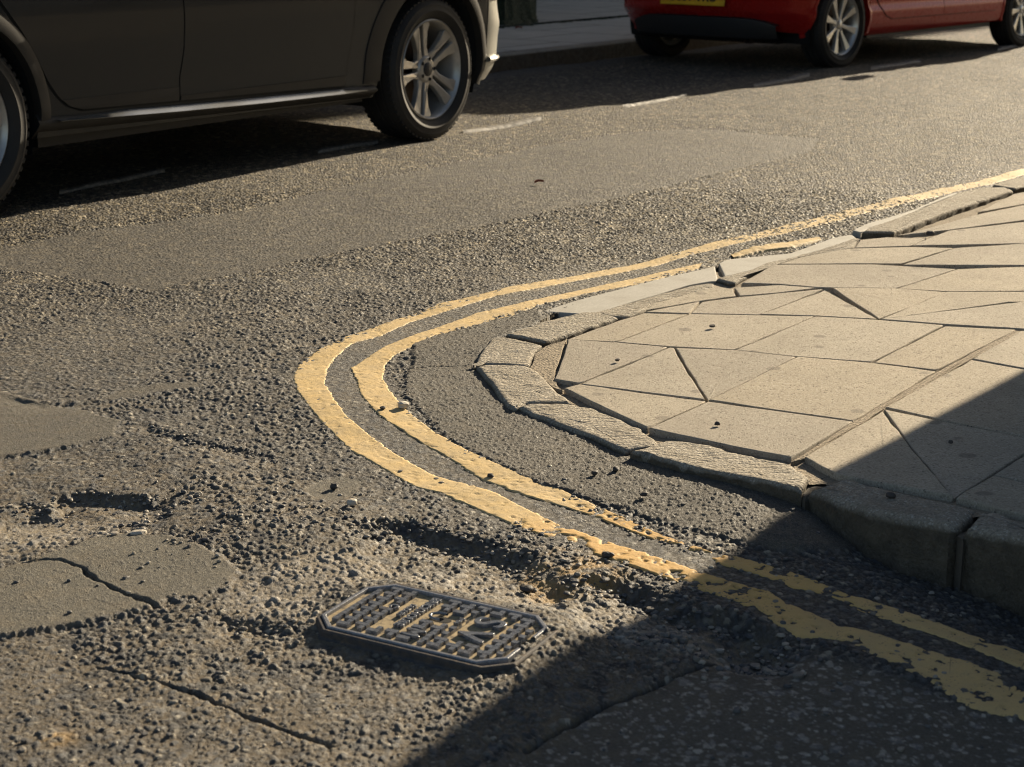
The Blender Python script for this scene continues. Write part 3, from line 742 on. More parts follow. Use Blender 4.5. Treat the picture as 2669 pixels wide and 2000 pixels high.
# ------------------------------------------------------------------ yellow lines
def poly_resample(P, n):
    P = np.array(P, float); L = np.r_[0, np.cumsum(np.hypot(*np.diff(P, axis=0).T))]
    t = np.linspace(0, L[-1], n); return np.stack([np.interp(t, L, P[:, k]) for k in (0, 1)], -1)
def marking(name, A, B, mat, wear_at, ncross=28, step=.0045, lift=.0016, seed=0):
    """paint draped over the road; where it is worn the stones come through it"""
    A = P2(A); B = P2(B)
    n = int(max(np.hypot(*np.diff(A, axis=0).T).sum(), np.hypot(*np.diff(B, axis=0).T).sum()) / step)
    # pair the two edges by length within matching stretches
    A = poly_resample(A, n); B = poly_resample(B, n)
    t = np.linspace(-.16, 1.16, ncross)[None, :, None]
    G = A[:, None] * (1 - t) + B[:, None] * t
    x, y = G[..., 0].ravel(), G[..., 1].ravel()
    tt = np.broadcast_to(t[..., 0], G.shape[:2]).ravel()
    base = road(x, y, 'base')
    wear = wear_at(x, y)
    near = np.hypot(x, y) < 8
    h1, _ = stones(x, y, .0102, .0040, .0076, .93, 100)
    edge = np.minimum(tt, 1 - tt) * .075                      # metres in from the painted edge
    rag = .0035 * vnoise(x, y, .05, 81 + seed) + .0055 * vnoise(x, y, .009, 82 + seed)
    e = edge + rag + .005
    prof = sst(-.004, .003, e)
    rub = sst(.30, .46, fbm(x, y, .040, 83 + seed) + .10 * wear - .02 + .25 * sst(.02, .0, edge) * wear) * (.15 + .85 * wear)
    rub = np.maximum(rub, sst(.30, .44, fbm(x, y, .016, 87 + seed) + .06 * wear) * (.25 + .75 * wear))
    z = base + lift * prof * (1 + .6 * wear) - .010 * (1 - prof) + .10 * h1 + .0006 - .0052 * rub
    z = z + .0010 * vnoise(x, y, .05, 84)
    V = np.stack([x, y, z], -1)
    me = mesh_np(name, V, grid_faces(n, ncross))
    bm = bmesh.new(); bm.from_mesh(me); bmesh.ops.recalc_face_normals(bm, faces=bm.faces)
    if sum(f.normal.z for f in bm.faces[:50]) < 0: bmesh.ops.reverse_faces(bm, faces=bm.faces)
    bm.to_mesh(me); bm.free()
    a = me.attributes.new('wear', 'FLOAT', 'POINT'); a.data.foreach_set('value', wear.astype(np.float32))
    return link(name, me, mat)
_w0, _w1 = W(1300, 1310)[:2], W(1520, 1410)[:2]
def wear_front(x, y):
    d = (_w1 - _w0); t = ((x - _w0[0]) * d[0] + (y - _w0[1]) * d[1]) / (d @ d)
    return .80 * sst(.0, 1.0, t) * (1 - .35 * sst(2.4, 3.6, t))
OUT_A = [(2900,382),(2669,441),(2546,475),(2429,496),(2311,522),(2193,553),(2075,581),(1930,620),(1800,651),(1700,675),(1559,706),(1424,738),(1333,754),(1270,772),(1152,799),(1062,831),(971,862),(903,885),(836,917),(781,953),(768,985),(777,1021),(804,1066),(836,1102),(881,1147),(926,1188),(980,1215),(1026,1242),(1084,1276),(1152,1290),(1243,1326),(1333,1369),(1450,1412),(1550,1450),(1700,1500),(1813,1538),(1916,1572),(2014,1624),(2083,1661),(2197,1677),(2260,1710),(2404,1767),(2519,1830),(2669,1862),(2900,1930)]
OUT_B = [(2900,398),(2669,457),(2586,481),(2468,502),(2389,522),(2271,551),(2154,583),(2075,604),(1957,632),(1800,665),(1700,691),(1559,720),(1424,752),(1333,772),(1288,781),(1166,817),(1075,844),(989,881),(917,903),(872,935),(849,967),(845,1003),(867,1048),(899,1093),(953,1138),(1017,1184),(1071,1215),(1130,1247),(1197,1265),(1288,1288),(1350,1322),(1450,1370),(1560,1410),(1700,1460),(1893,1523),(2002,1552),(2060,1589),(2146,1621),(2289,1664),(2433,1707),(2553,1744),(2669,1776),(2900,1850)]
INN_A = [(1830,686),(1700,716),(1559,747),(1424,781),(1333,804),(1243,826),(1107,872),(1017,903),(953,939),(917,962),(931,994),(944,1039),(971,1075),(1017,1111),(1084,1152),(1152,1188),(1197,1215),(1256,1252),(1333,1283),(1401,1303),(1540,1346),(1650,1390),(1730,1420),(1836,1463),(1905,1486),(1974,1503),(2060,1538),(2163,1558),(2260,1601),(2375,1638),(2490,1672),(2547,1693),(2669,1733),(2900,1800)]
INN_B = [(1822,702),(1700,734),(1528,768),(1424,795),(1333,831),(1243,854),(1130,881),(1071,908),(1026,930),(1001,953),(996,989),(1012,1025),(1035,1057),(1075,1093),(1130,1134),(1220,1184),(1288,1215),(1378,1247),(1442,1265),(1468,1284),(1560,1328),(1660,1372),(1720,1400),(1802,1434),(1939,1466),(2031,1492),(2129,1526),(2238,1566),(2375,1604),(2490,1641),(2605,1670),(2669,1687),(2900,1750)]
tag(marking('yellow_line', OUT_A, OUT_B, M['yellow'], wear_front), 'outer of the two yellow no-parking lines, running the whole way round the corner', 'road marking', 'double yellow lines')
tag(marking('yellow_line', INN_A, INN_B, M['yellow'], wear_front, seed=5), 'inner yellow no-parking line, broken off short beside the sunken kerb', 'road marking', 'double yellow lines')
tag(marking('yellow_line_remnant', [(1905,668),(1960,653),(2060,640),(2135,627)], [(1912,676),(1975,664),(2065,652),(2140,634)], M['yellow'], lambda x, y: .2 + 0 * x, ncross=10, lift=.006),
    'small leftover piece of yellow paint beside the dark cut kerb end', 'road marking')
# white broken line of the parking bays
WG = 'white dashes of the parking bay line'
for k, (a, b, lab) in enumerate((
        ((155,503), (430,452), 'white bay dash in the shadow under the grey car, near its rear wheel'),
        ((830,402), (985,374), 'white bay dash running up to the front tyre of the grey car'),
        ((1207,342), (1412,309), 'sunlit white bay dash just ahead of the grey car'),
        ((1623,279), (1790,250), 'thin white bay dash on the shadow edge behind the red car'),
        ((1965,226), (2110,200), 'white bay dash beside the rear wheel of the red car'),
        ((2270,182), (2400,160), 'white bay dash below the sill of the red car'),
        ((2600,131), (2650,122), 'short white bay dash near the front wheel of the red car'))):
    th = 2.6 if k == 3 else 4.5
    A = [(a[0] + (b[0] - a[0]) * t, a[1] + (b[1] - a[1]) * t - th * (.5 if k else .6)) for t in np.linspace(0, 1, 6)]
    B = [(a[0] + (b[0] - a[0]) * t, a[1] + (b[1] - a[1]) * t + th * .5) for t in np.linspace(0, 1, 6)]
    tag(marking('white_dash', A, B, M['white'], lambda x, y: 1.0 + 0 * x, ncross=8, step=.02, lift=.008, seed=10 + k), lab, 'road marking', WG)

# ------------------------------------------------------------------ iron valve cover
def text_mesh(body, size, extr, bevel=0.0, offset=0.0):
    c = bpy.data.curves.new('lettering', 'FONT'); c.body = body; c.size = size; c.extrude = extr; c.bevel_depth = bevel; c.offset = offset
    c.align_x = 'CENTER'; c.align_y = 'CENTER'
    o = bpy.data.objects.new('lettering', c); COL.objects.link(o)
    dg = bpy.context.evaluated_depsgraph_get(); dg.update()
    me = bpy.data.meshes.new_from_object(o.evaluated_get(dg))
    bpy.data.objects.remove(o); bpy.data.curves.remove(c)
    return me
def text_obj(body, size, extr, Mx, mat, parent, name='lettering', sx=1.0, bevel=0.0, offset=0.0):
    me = text_mesh(body, size, extr, bevel, offset)
    me.transform(Mx @ Matrix.Diagonal((sx, 1, 1, 1)))
    me.materials.clear()
    return link(name, me, mat, parent)
def octagon(hx, hy, c):
    return [(-hx, -hy+c), (-hx+c, -hy), (hx-c, -hy), (hx, -hy+c), (hx, hy-c), (hx-c, hy), (-hx+c, hy), (-hx, hy-c)]
def valve_cover():
    t = empty('valve_cover', (LID_C[0] + .004, LID_C[1] - .002, .030), LID_A)
    t.rotation_euler = (rad(1.2), rad(-.4), LID_A); t.scale = (1.06, 1.0, 1.0)
    tag(t, 'small black iron valve cover lettered SV, sitting proud of the broken road surface', 'valve cover')
    # frame: flange, wall and inner ledge
    m = MB(); prof = [(.178, .114, .040, -.040), (.176, .112, .039, -.020), (.1665, .1035, .036, -.013), (.1655, .1025, .035, -.0045), (.1635, .1005, .034, -.0015), (.1595, .0950, .032, -.0015), (.1585, .0935, .032, -.010), (.150, .088, .030, -.030)]
    G = [[(x, y, z) for x, y in octagon(a, b, c)] for a, b, c, z in prof]
    m.grid(G, wrap=True); m.build('frame', M['rust'], t, bevel=.0012)
    # lid plate with the chipped slot in its right end
    lid = MB()
    oc = octagon(.152, .0945, .032)
    oc = oc[:4] + [(.152, -.022), (.131, -.018), (.133, .014), (.152, .020)] + oc[4:]
    lid.prism(oc, -.022, -.0048); L = lid.build('lid', M['dust'], t, bevel=.001)
    L.location = (-.0055, 0, 0)
    m = MB(); m.prism([(.140, -.062), (.1565, -.060), (.1565, .060), (.140, .062)], -.030, -.0085); m.build('ledge', M['dust'], t)
    # raised border bead
    m = MB(); n = 8
    G = []
    for a, b, c, z in ((.1555, .0925, .0325, -.009), (.1550, .0920, .032, -.0006), (.1540, .0910, .0317, .0008), (.1496, .0866, .0300, .0008), (.1488, .0858, .0297, 0), (.1482, .0852, .0294, -.006)):
        G.append([(x, y, z) for x, y in [(a, .020), (a, b-c), (a-c, b), (-a+c, b), (-a, b-c), (-a, -b+c), (-a+c, -b), (a-c, -b), (a, -b+c), (a, -.022)]])
    m.grid(G)
    bd = m.build('border', M['ironw'], L, bevel=.0008)
    # raised tread of linked bars, left out round the lettering
    m = MB(); rng = random.Random(4)
    blocks = [(-.063, -.030, -.052, .078), (-.088, -.068, .010, .028), (.046, .100, -.036, .060), (-.018, .020, .004, .036), (.026, .038, .002, .038), (-.022, .012, -.064, -.034)]
    def free(x0, x1, y0, y1):
        if max(abs(x0), abs(x1)) + max(abs(y0), abs(y1)) > .2015: return False
        return not any(x0 < b[1] and x1 > b[0] and y0 < b[3] and y1 > b[2] for b in blocks)
    k = 0
    x = -.1345
    while x < .146:
        y = -.0795 + (k % 2) * .0100
        while y < .084:
            for (a0, a1, b0, b1) in ((x - .0104, x + .0104, y - .0050, y + .0050), (x + .0002, x + .0084, y + .0050, y + .0160)):
                for (q0, q1) in ((a0, a1), (a0, x), (x, a1)):
                    c1 = min(b1, .0805)
                    if q1 < .1445 and q0 > -.1445 and c1 - b0 > .004 and b0 > -.0835 and free(q0, q1, b0, c1):
                        m.prism([(q0, b0), (q1, b0), (q1, c1), (q0, c1)], -.006, .0010, taper=.09)
                        break
            y += .0210
        x += .0252; k += 1
    tb = m.build('tread_bars', M['iron'], L, bevel=.0011)
    R = Matrix.Rotation(rad(-90), 4, 'Z')
    def T(x, y, z=-.003): return Matrix.Translation((x, y, z)) @ R
    text_obj('S', .066, .0040, T(.072, .034), M['iron'], L, sx=.92, bevel=.0008, offset=.0008)
    text_obj('V', .066, .0040, T(.072, -.016), M['iron'], L, sx=.92, bevel=.0008, offset=.0008)
    text_obj('M', .042, .0038, T(-.006, -.049), M['iron'], L, sx=.8, bevel=.0006, offset=.0004)
    text_obj('BRICKHOUSE', .0185, .0034, T(-.038, .018), M['iron'], L, sx=1.02, bevel=.0004, offset=.0005)
    text_obj('DUDLEY', .0120, .0030, T(-.057, .016), M['iron'], L, sx=1.0, bevel=.0003, offset=.0003)
    text_obj('C', .018, .0034, T(-.079, .019), M['iron'], L, bevel=.0006, offset=.0006)
    text_obj('5834', .0105, .0030, T(.031, .020), M['iron'], L, bevel=.0003, offset=.0003)
    # key hole with its raised rim
    m = MB(); G = []
    for j in range(9):
        a = 2 * math.pi * j / 8
        G.append([((.0115 + .0022 * math.cos(a)) * 1.35 * math.cos(b), (.0115 + .0022 * math.cos(a)) * math.sin(b) + .019, .0002 + .0022 * math.sin(a)) for b in np.linspace(rad(70), rad(290), 26)])
    m.grid(G); m.build('keyhole_rim', M['iron'], L, smooth=True)
    m = MB(); m.prism([(.012 * 1.35 * math.cos(a) + .002, .0098 * math.sin(a) + .019) for a in np.linspace(0, 2 * math.pi, 24, endpoint=False)], -.006, -.0044)
    m.build('keyhole', M['seam'], L)
valve_cover()

# ------------------------------------------------------------------ cars
def lathe(m, prof, n=72, ph=0.0):
    G = [[(r * math.cos(a), y, r * math.sin(a)) for a in np.linspace(0, 2 * math.pi, n, endpoint=False) + ph] for r, y in prof]
    m.grid(G, wrap=True)
def make_wheel(car, R, Rr, w, spokes, phase, mat):
    h = w / 2
    m = MB(); lathe(m, [(Rr - .004, -h + .016), (Rr - .010, -h + .012), (Rr - .018, -h + .020), (Rr - .030, -h + .055), (Rr - .034, h - .03), (Rr - .004, h - .016)], 64)
    wh = m.build('wheel', mat, car, smooth=True, angle=40)
    m = MB()
    pr = [(Rr - .010, -h + .024), (Rr + .004, -h + .014), (Rr + .012, -h + .006), (Rr + .024, -h + .001), (Rr + .027, -h - .001), (R - .062, -h - .003), (R - .058, -h - .0045), (R - .052, -h - .0025), (R - .036, -h + .001), (R - .030, -h + .0005), (R - .016, -h + .009), (R - .006, -h + .022), (R - .001, -h + .040)]
    gro = []
    for gy in (-h * .42, 0.0, h * .42):
        gro += [(R, gy - .006), (R - .007, gy - .004), (R - .007, gy + .004), (R, gy + .006)]
    pr2 = pr + gro + [(r, -y) for r, y in pr[::-1]]
    lathe(m, pr2, 96)
    # shoulder tread blocks
    for k in range(64):
        a = 2 * math.pi * k / 64
        for sgn in (-1, 1):
            Mx = Matrix.Rotation(-a, 4, 'Y')
            m.box((R - .016, sgn * h - sgn * .0295 - .013, -.0095), (R - .0008, sgn * h - sgn * .0295 + .013, .0095), Mx)
    m.build('tyre', M['rubber'], wh, smooth=True, angle=35)
    m = MB()
    if spokes == 5:
        for k in range(5):
            a = phase + 2 * math.pi * k / 5
            for sg in (1, -1):
                pts = [(.040, .006, -h + .052), (.110, .0105, -h + .046), (Rr - .022, .0145, -h + .026), (Rr - .013, .0150, -h + .024), (Rr - .013, .070, -h + .024), (Rr - .045, .068, -h + .029), (Rr - .074, .052, -h + .036), (.098, .038, -h + .048), (.060, .046, -h + .054), (.040, .038, -h + .055)]
                f = []
                for r, o, y in pts:
                    f.append((r * math.cos(a) - sg * o * math.sin(a), y, r * math.sin(a) + sg * o * math.cos(a)))
                n = len(f); b = [(q[0], q[1] + .030, q[2]) for q in f]
                c = [(q[0] * .5 + .5 * (Rr * .55) * math.cos(a) * 0 + q[0] * .5, q[1], q[2]) for q in f]
                m.add(f + b, [tuple(range(n)), tuple(range(n, 2 * n))[::-1]] + [(i, (i + 1) % n, n + (i + 1) % n, n + i) for i in range(n)])
    else:
        for k in range(spokes):
            a = phase + 2 * math.pi * k / spokes
            pts = [(.035, -.013, -h + .040), (.09, -.0135, -h + .036), (Rr - .014, -.029, -h + .022), (Rr - .014, .029, -h + .022), (.09, .0135, -h + .036), (.035, .013, -h + .040)]
            f = [(r * math.cos(a) - o * math.sin(a), y, r * math.sin(a) + o * math.cos(a)) for r, o, y in pts]
            n = len(f); b = [(q[0], q[1] + .028, q[2]) for q in f]
            m.add(f + b, [tuple(range(n)), tuple(range(n, 2 * n))[::-1]] + [(i, (i + 1) % n, n + (i + 1) % n, n + i) for i in range(n)])
    hr = .066 if spokes == 5 else .058
    lathe(m, [(.001, -h + .040), (hr - .012, -h + .042), (hr, -h + .052), (hr, -h + .085)], 40)
    m.build('spokes', mat, wh, bevel=.004, seg=2)
    m = MB(); lathe(m, [(.0005, -h + .032), (.026, -h + .033), (.033, -h + .038), (.033, -h + .044)], 32); m.build('hub_cap', M['hub'] if spokes == 5 else mat, wh, smooth=True, angle=40)
    m = MB(); nl = 5 if spokes == 5 else 4
    for k in range(nl):
        a = phase + 2 * math.pi * (k + .5) / nl
        c = (.050 * math.cos(a), .050 * math.sin(a)); m = MB()
        m.add([(c[0] + .0095 * math.cos(b), -h + .0405 + .001 * 0 - .0015, c[1] + .0095 * math.sin(b)) for b in np.linspace(0, 6.283, 14, endpoint=False)], [tuple(range(14))]); m.build('bolt_hole', M['seam'], wh)

    m = MB(); lathe(m, [(.05, h * .25 - .01), (Rr * .70, h * .25 - .01), (Rr * .70, h * .25 + .012), (.05, h * .25 + .012)], 48); m.build('brake_disc', M['disc'], wh, smooth=True, angle=30)
    m = MB(); lathe(m, [(.001, h * .62), (Rr - .036, h * .62)], 40); m.build('inner_shield', M['black'], wh)
    return wh
def copy_part(src, parent):
    c = src.copy(); COL.objects.link(c); c.parent = parent
    for q in list(src.children):
        d = q.copy(); COL.objects.link(d); d.parent = c
    return c
def interp(x, tab):
    t = sorted(tab); return np.interp(x, [a for a, _ in t], [b for _, b in t])

def make_car(name, label, origin, yaw, C):
    """x forward from the front axle, y to the left, z up"""
    car = empty(name, (origin[0], origin[1], 0), math.pi / 2 - yaw)
    tag(car, label, 'car')
    Wd, wb, R = C['W'], C['wb'], C['R']
    fo, ro = C['fo'], C['ro']
    prof = C['prof']; paint = M[C['paint']]
    xr0, xf0 = -wb - ro, fo
    def xf(z): return fo + interp(z, C['nose'])
    def xr(z): return xr0 - interp(z, C['tail'])
    def side(x, z):
        """half width of the body at x, z"""
        b = Wd * interp(z, prof)
        ef = np.clip((x - (xf(z) - C['rf'])) / C['rf'], 0, 1); er = np.clip(((xr(z) + C['rr']) - x) / C['rr'], 0, 1)
        return b * (1 - ef ** C['pf']) ** (1 / C['qf']) * (1 - er ** C['pr']) ** (1 / C['qr'])
    def ztop(x): return interp(x, C['belt'])
    def zlow(x):
        z = interp(x, C['low'])
        for ax in (0.0, -wb):
            d = np.abs(x - ax); ra = C['ra'][0 if ax == 0 else 1]
            a = R + np.sqrt(np.clip(ra ** 2 - d ** 2, 0, None))
            z = np.where(d < ra - 1e-6, np.maximum(z, a), z)
        return z
    # columns, dense at the wheel arches and at the ends
    us = set(np.linspace(xr0, xf0, 120))
    for k, ax in enumerate((0.0, -wb)):
        ra = C['ra'][k]
        for a in np.linspace(0, math.pi, 49): us.add(ax + ra * math.cos(a))
        us.add(ax + ra + .001); us.add(ax - ra - .001)
    for q in np.linspace(0, 1, 26): us.add(xf0 - C['rf'] * q ** 2); us.add(xr0 + C['rr'] * q ** 2)
    xs = np.array(sorted(us)); xs = xs[np.r_[True, np.diff(xs) > 2e-4]]
    nz = 40
    for sg, nm in ((-1, 'body_side'), (1, 'body_side')):
        G = []
        for x in xs:
            z0, z1 = float(zlow(x)), float(ztop(x))
            row = []
            for k in range(nz):
                z = z0 + (z1 - z0) * k / (nz - 1)
                X = x
                if x > xf0 - C['rf']: X = x + (xf(z) - xf0) * ((x - (xf0 - C['rf'])) / C['rf']) ** 2
                if x < xr0 + C['rr']: X = x - (xr0 - xr(z)) * (((xr0 + C['rr']) - x) / C['rr']) ** 2
                row.append((X, sg * float(side(X, z)), z))
            G.append([(row[0][0], row[0][1] * .90 if abs(row[0][1]) > .02 else 0, row[0][2] + .004)] + row)
        m = MB(); m.grid(G); m.build(nm, paint, car, smooth=True, angle=45)
    # deck over bonnet and boot
    m = MB(); G = []
    for x in xs:
        z1 = float(ztop(x)); X = x
        if x > xf0 - C['rf']: X = x + (xf(z1) - xf0) * ((x - (xf0 - C['rf'])) / C['rf']) ** 2
        if x < xr0 + C['rr']: X = x - (xr0 - xr(z1)) * (((xr0 + C['rr']) - x) / C['rr']) ** 2
        hw = float(side(X, z1)); G.append([(X, hw * t, z1 + .045 * (1 - t * t) * min(1, hw)) for t in np.linspace(-1, 1, 13)])
    m.grid(G); m.build('bonnet_and_deck', paint, car, smooth=True)
    # greenhouse
    gh = C['green']
    m = MB(); G = []
    for (x, zb, zt, wt) in gh:
        hb = float(side(x, float(ztop(x)))) - .012
        hm = hb + (wt - hb) * .9
        G.append([(x + 0, -hb, zb), (x, -hm, zb + (zt - zb) * .86), (x, -wt * .86, zt), (x, 0, zt + .02), (x, wt * .86, zt), (x, hm, zb + (zt - zb) * .86), (x, hb, zb)])
    m.grid(G); g = m.build('cabin_glass', M['glass'], car)
    m = MB()
    G = [[(x, (.86 * wt + .01) * t, zt + .004 + .022 * (1 - t * t)) for t in np.linspace(-1, 1, 9)] for (x, zb, zt, wt) in gh[C['roof'][0]:C['roof'][1]]]
    m.grid(G); m.build('roof', paint, car, smooth=True)
    # pillars
    m = MB()
    for i in C['pillars']:
        x, zb, zt, wt = gh[i]; hb = float(side(x, float(ztop(x)))) - .008
        for sg in (-1, 1):
            m = MB()
            m.add([(x - .05, sg * hb, zb), (x + .05, sg * hb, zb), (x + .045, sg * (wt + .012), zt - .03), (x - .045, sg * (wt + .012), zt - .03)], [(0, 1, 2, 3)]); m.build('pillar', paint, car)
    # underside, wheel housings
    m = MB(); zu = C['under']
    m.box((xr0 + .25, -Wd * .62, zu), (xf0 - .30, Wd * .62, zu + .10)); m.box((-wb + .42, -Wd * .90, zu + .02), (-.46, Wd * .90, zu + .09))
    m.build('underbody', M['black'], car)
    m = MB()
    for k, ax in enumerate((0.0, -wb)):
        ra = C['ra'][k]
        for sg in (-1, 1):
            m = MB(); G = [[(ax + (ra + .006) * math.cos(a), sg * yy, R + (ra + .006) * math.sin(a)) for a in np.linspace(-.35, math.pi + .35, 40)] for yy in (Wd * .925, Wd * .40)]
            m.grid(G)
            m.add([(q[0], q[1], q[2]) for q in G[1]], [tuple(range(40))])
            m.build('wheel_housing', M['seam'], car, smooth=False)
    # wheels
    wh = make_wheel(car, R, C['Rr'], C['tw'], C['spokes'], C['phase'], M[C['alloy']])
    yw = Wd * C['wy'] - C['tw'] / 2
    wh.location = (0, -yw, R)
    for (x, sg, rot) in ((-wb, -1, .35), (0, 1, .9), (-wb, 1, 1.7)):
        c = copy_part(wh, car); c.location = (x, sg * yw, R)
        c.rotation_euler = (0, rot, 0) if sg < 0 else (0, rot, math.pi)
    return car, side, ztop, zlow
def panel(name, car, side, xl, xr_, z0, z1, off, mat, parent=None, sg=-1, nx=30, nz=26, fold=.005):
    """a body panel lying on the side surface between two curved edges"""
    G = []
    for j in range(nz + 2):
        t = np.clip((j - 1) / (nz - 1), 0, 1)
        row = []
        for i in range(nx + 2):
            s = np.clip((i - 1) / (nx - 1), 0, 1)
            zz = 0.0; x = 0.0
            for _ in range(4):
                za = z0(x) if callable(z0) else z0
                zz = za + (z1 - za) * t
                x = float(xl(zz) + (xr_(zz) - xl(zz)) * s)
            y = float(side(x, zz)) + off
            if j in (0, nz + 1) or i in (0, nx + 1): y -= fold
            row.append((x, sg * y, zz))
        G.append(row)
    m = MB(); m.grid(G); return m.build(name, mat, parent or car, smooth=True, angle=40)
def strip(name, side, x0, x1, zb, zt, off, mat, parent, sg=-1, n=60, thick=.012, taper=.0):
    """a raised moulding along the side"""
    G = []
    for x in np.linspace(x0, x1, n):
        a, b = float(zb(x)), float(zt(x)); k = min(1, (x - x0) / max(taper, 1e-6), (x1 - x) / max(taper, 1e-6)) if taper else 1
        mid = (a + b) / 2; hh = (b - a) / 2 * max(k, .03)
        y = float(side(x, mid))
        G.append([(x, sg * (y - .004), mid - hh), (x, sg * (y + off), mid - hh * .9), (x, sg * (y + off + thick * .25), mid), (x, sg * (y + off), mid + hh * .9), (x, sg * (y - .004), mid + hh)])
    m = MB(); m.grid(G); return m.build(name, mat, parent, smooth=True, angle=40)
def arch_trim(car, side, ax, R, ri, ro_f, ro_b, a0, a1, mat, sg=-1, off=.010):
    G = []
    for a in np.linspace(a0, a1, 44):
        ro_ = ro_f + (ro_b - ro_f) * (.5 - .5 * math.cos(a)) if a > 0 else ro_f
        row = []
        for k, (t, o) in enumerate(((0, -.03), (0, off), (.35, off), (.85, off * .7), (1, off * .5), (1, -.004))):
            r = ri + (ro_ - ri) * t
            x, z = ax + r * math.cos(a), R + r * math.sin(a)
            row.append((x, sg * (float(side(x, max(z, .25))) + o), z))
        G.append(row)
    m = MB(); m.grid(G); return m.build('arch_trim', mat, car, smooth=True, angle=40)

# ---- the grey estate car
GO, GYAW = np.array([-1.106, 8.738]), rad(33.5)
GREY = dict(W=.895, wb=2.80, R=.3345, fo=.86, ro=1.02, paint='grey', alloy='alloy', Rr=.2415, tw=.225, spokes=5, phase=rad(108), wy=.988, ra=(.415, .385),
    prof=[(.18, .90), (.24, .93), (.30, .962), (.345, .972), (.36, .975), (.45, .978), (.60, .992), (.72, 1.0), (.80, 1.0), (.90, .985), (1.0, .955)],
    nose=[(.15, -.10), (.24, -.05), (.34, .0), (.45, .01), (.52, .02), (.60, -.01), (.75, -.04), (.95, -.16)], tail=[(.2, -.06), (.4, .0), (.6, .0), (1.0, -.05)],
    rf=.44, rr=.34, pf=2.6, qf=2.0, pr=3.0, qr=2.2,
    belt=[(-4.0, .98), (-2.8, .98), (-1.2, .96), (-.5, .95), (-.1, .93), (.5, .84), (.9, .74)], low=[(-4, .30), (-3.3, .28), (-2.49, .262), (-.45, .238), (.45, .25), (.9, .24)],
    green=[(-3.62, .97, .98, .70), (-3.40, .97, 1.30, .64), (-3.1, .97, 1.43, .62), (-2.2, .96, 1.50, .62), (-1.6, .96, 1.51, .62), (-1.1, .95, 1.48, .62), (-.75, .94, 1.36, .62), (-.05, .93, .94, .70)],
    roof=(1, 7), pillars=(2, 4, 6), under=.20)
grey, gs, gzt, gzl = make_car('estate_car', 'dusty grey estate car with plastic arch trims, parked across the road', GO, GYAW, GREY)
def zclad(x): return .399 - (x + 2.327) * .0397
def zdoor(x): return .350 - (x + 2.217) * .0251
def zsill(x): return .261 - (x + 2.49) * .0118
tabL = [(.35, -2.217), (.367, -2.287), (.403, -2.332), (.468, -2.382), (.553, -2.431), (.642, -2.49), (.749, -2.577), (.95, -2.72)]
tabM = [(.338, -1.707), (.428, -1.707), (.466, -1.696), (.54, -1.682), (.658, -1.678), (.728, -1.685), (.95, -1.70)]
tabR = [(.314, -.662), (.359, -.657), (.391, -.659), (.474, -.631), (.58, -.613), (.684, -.605), (.95, -.60)]
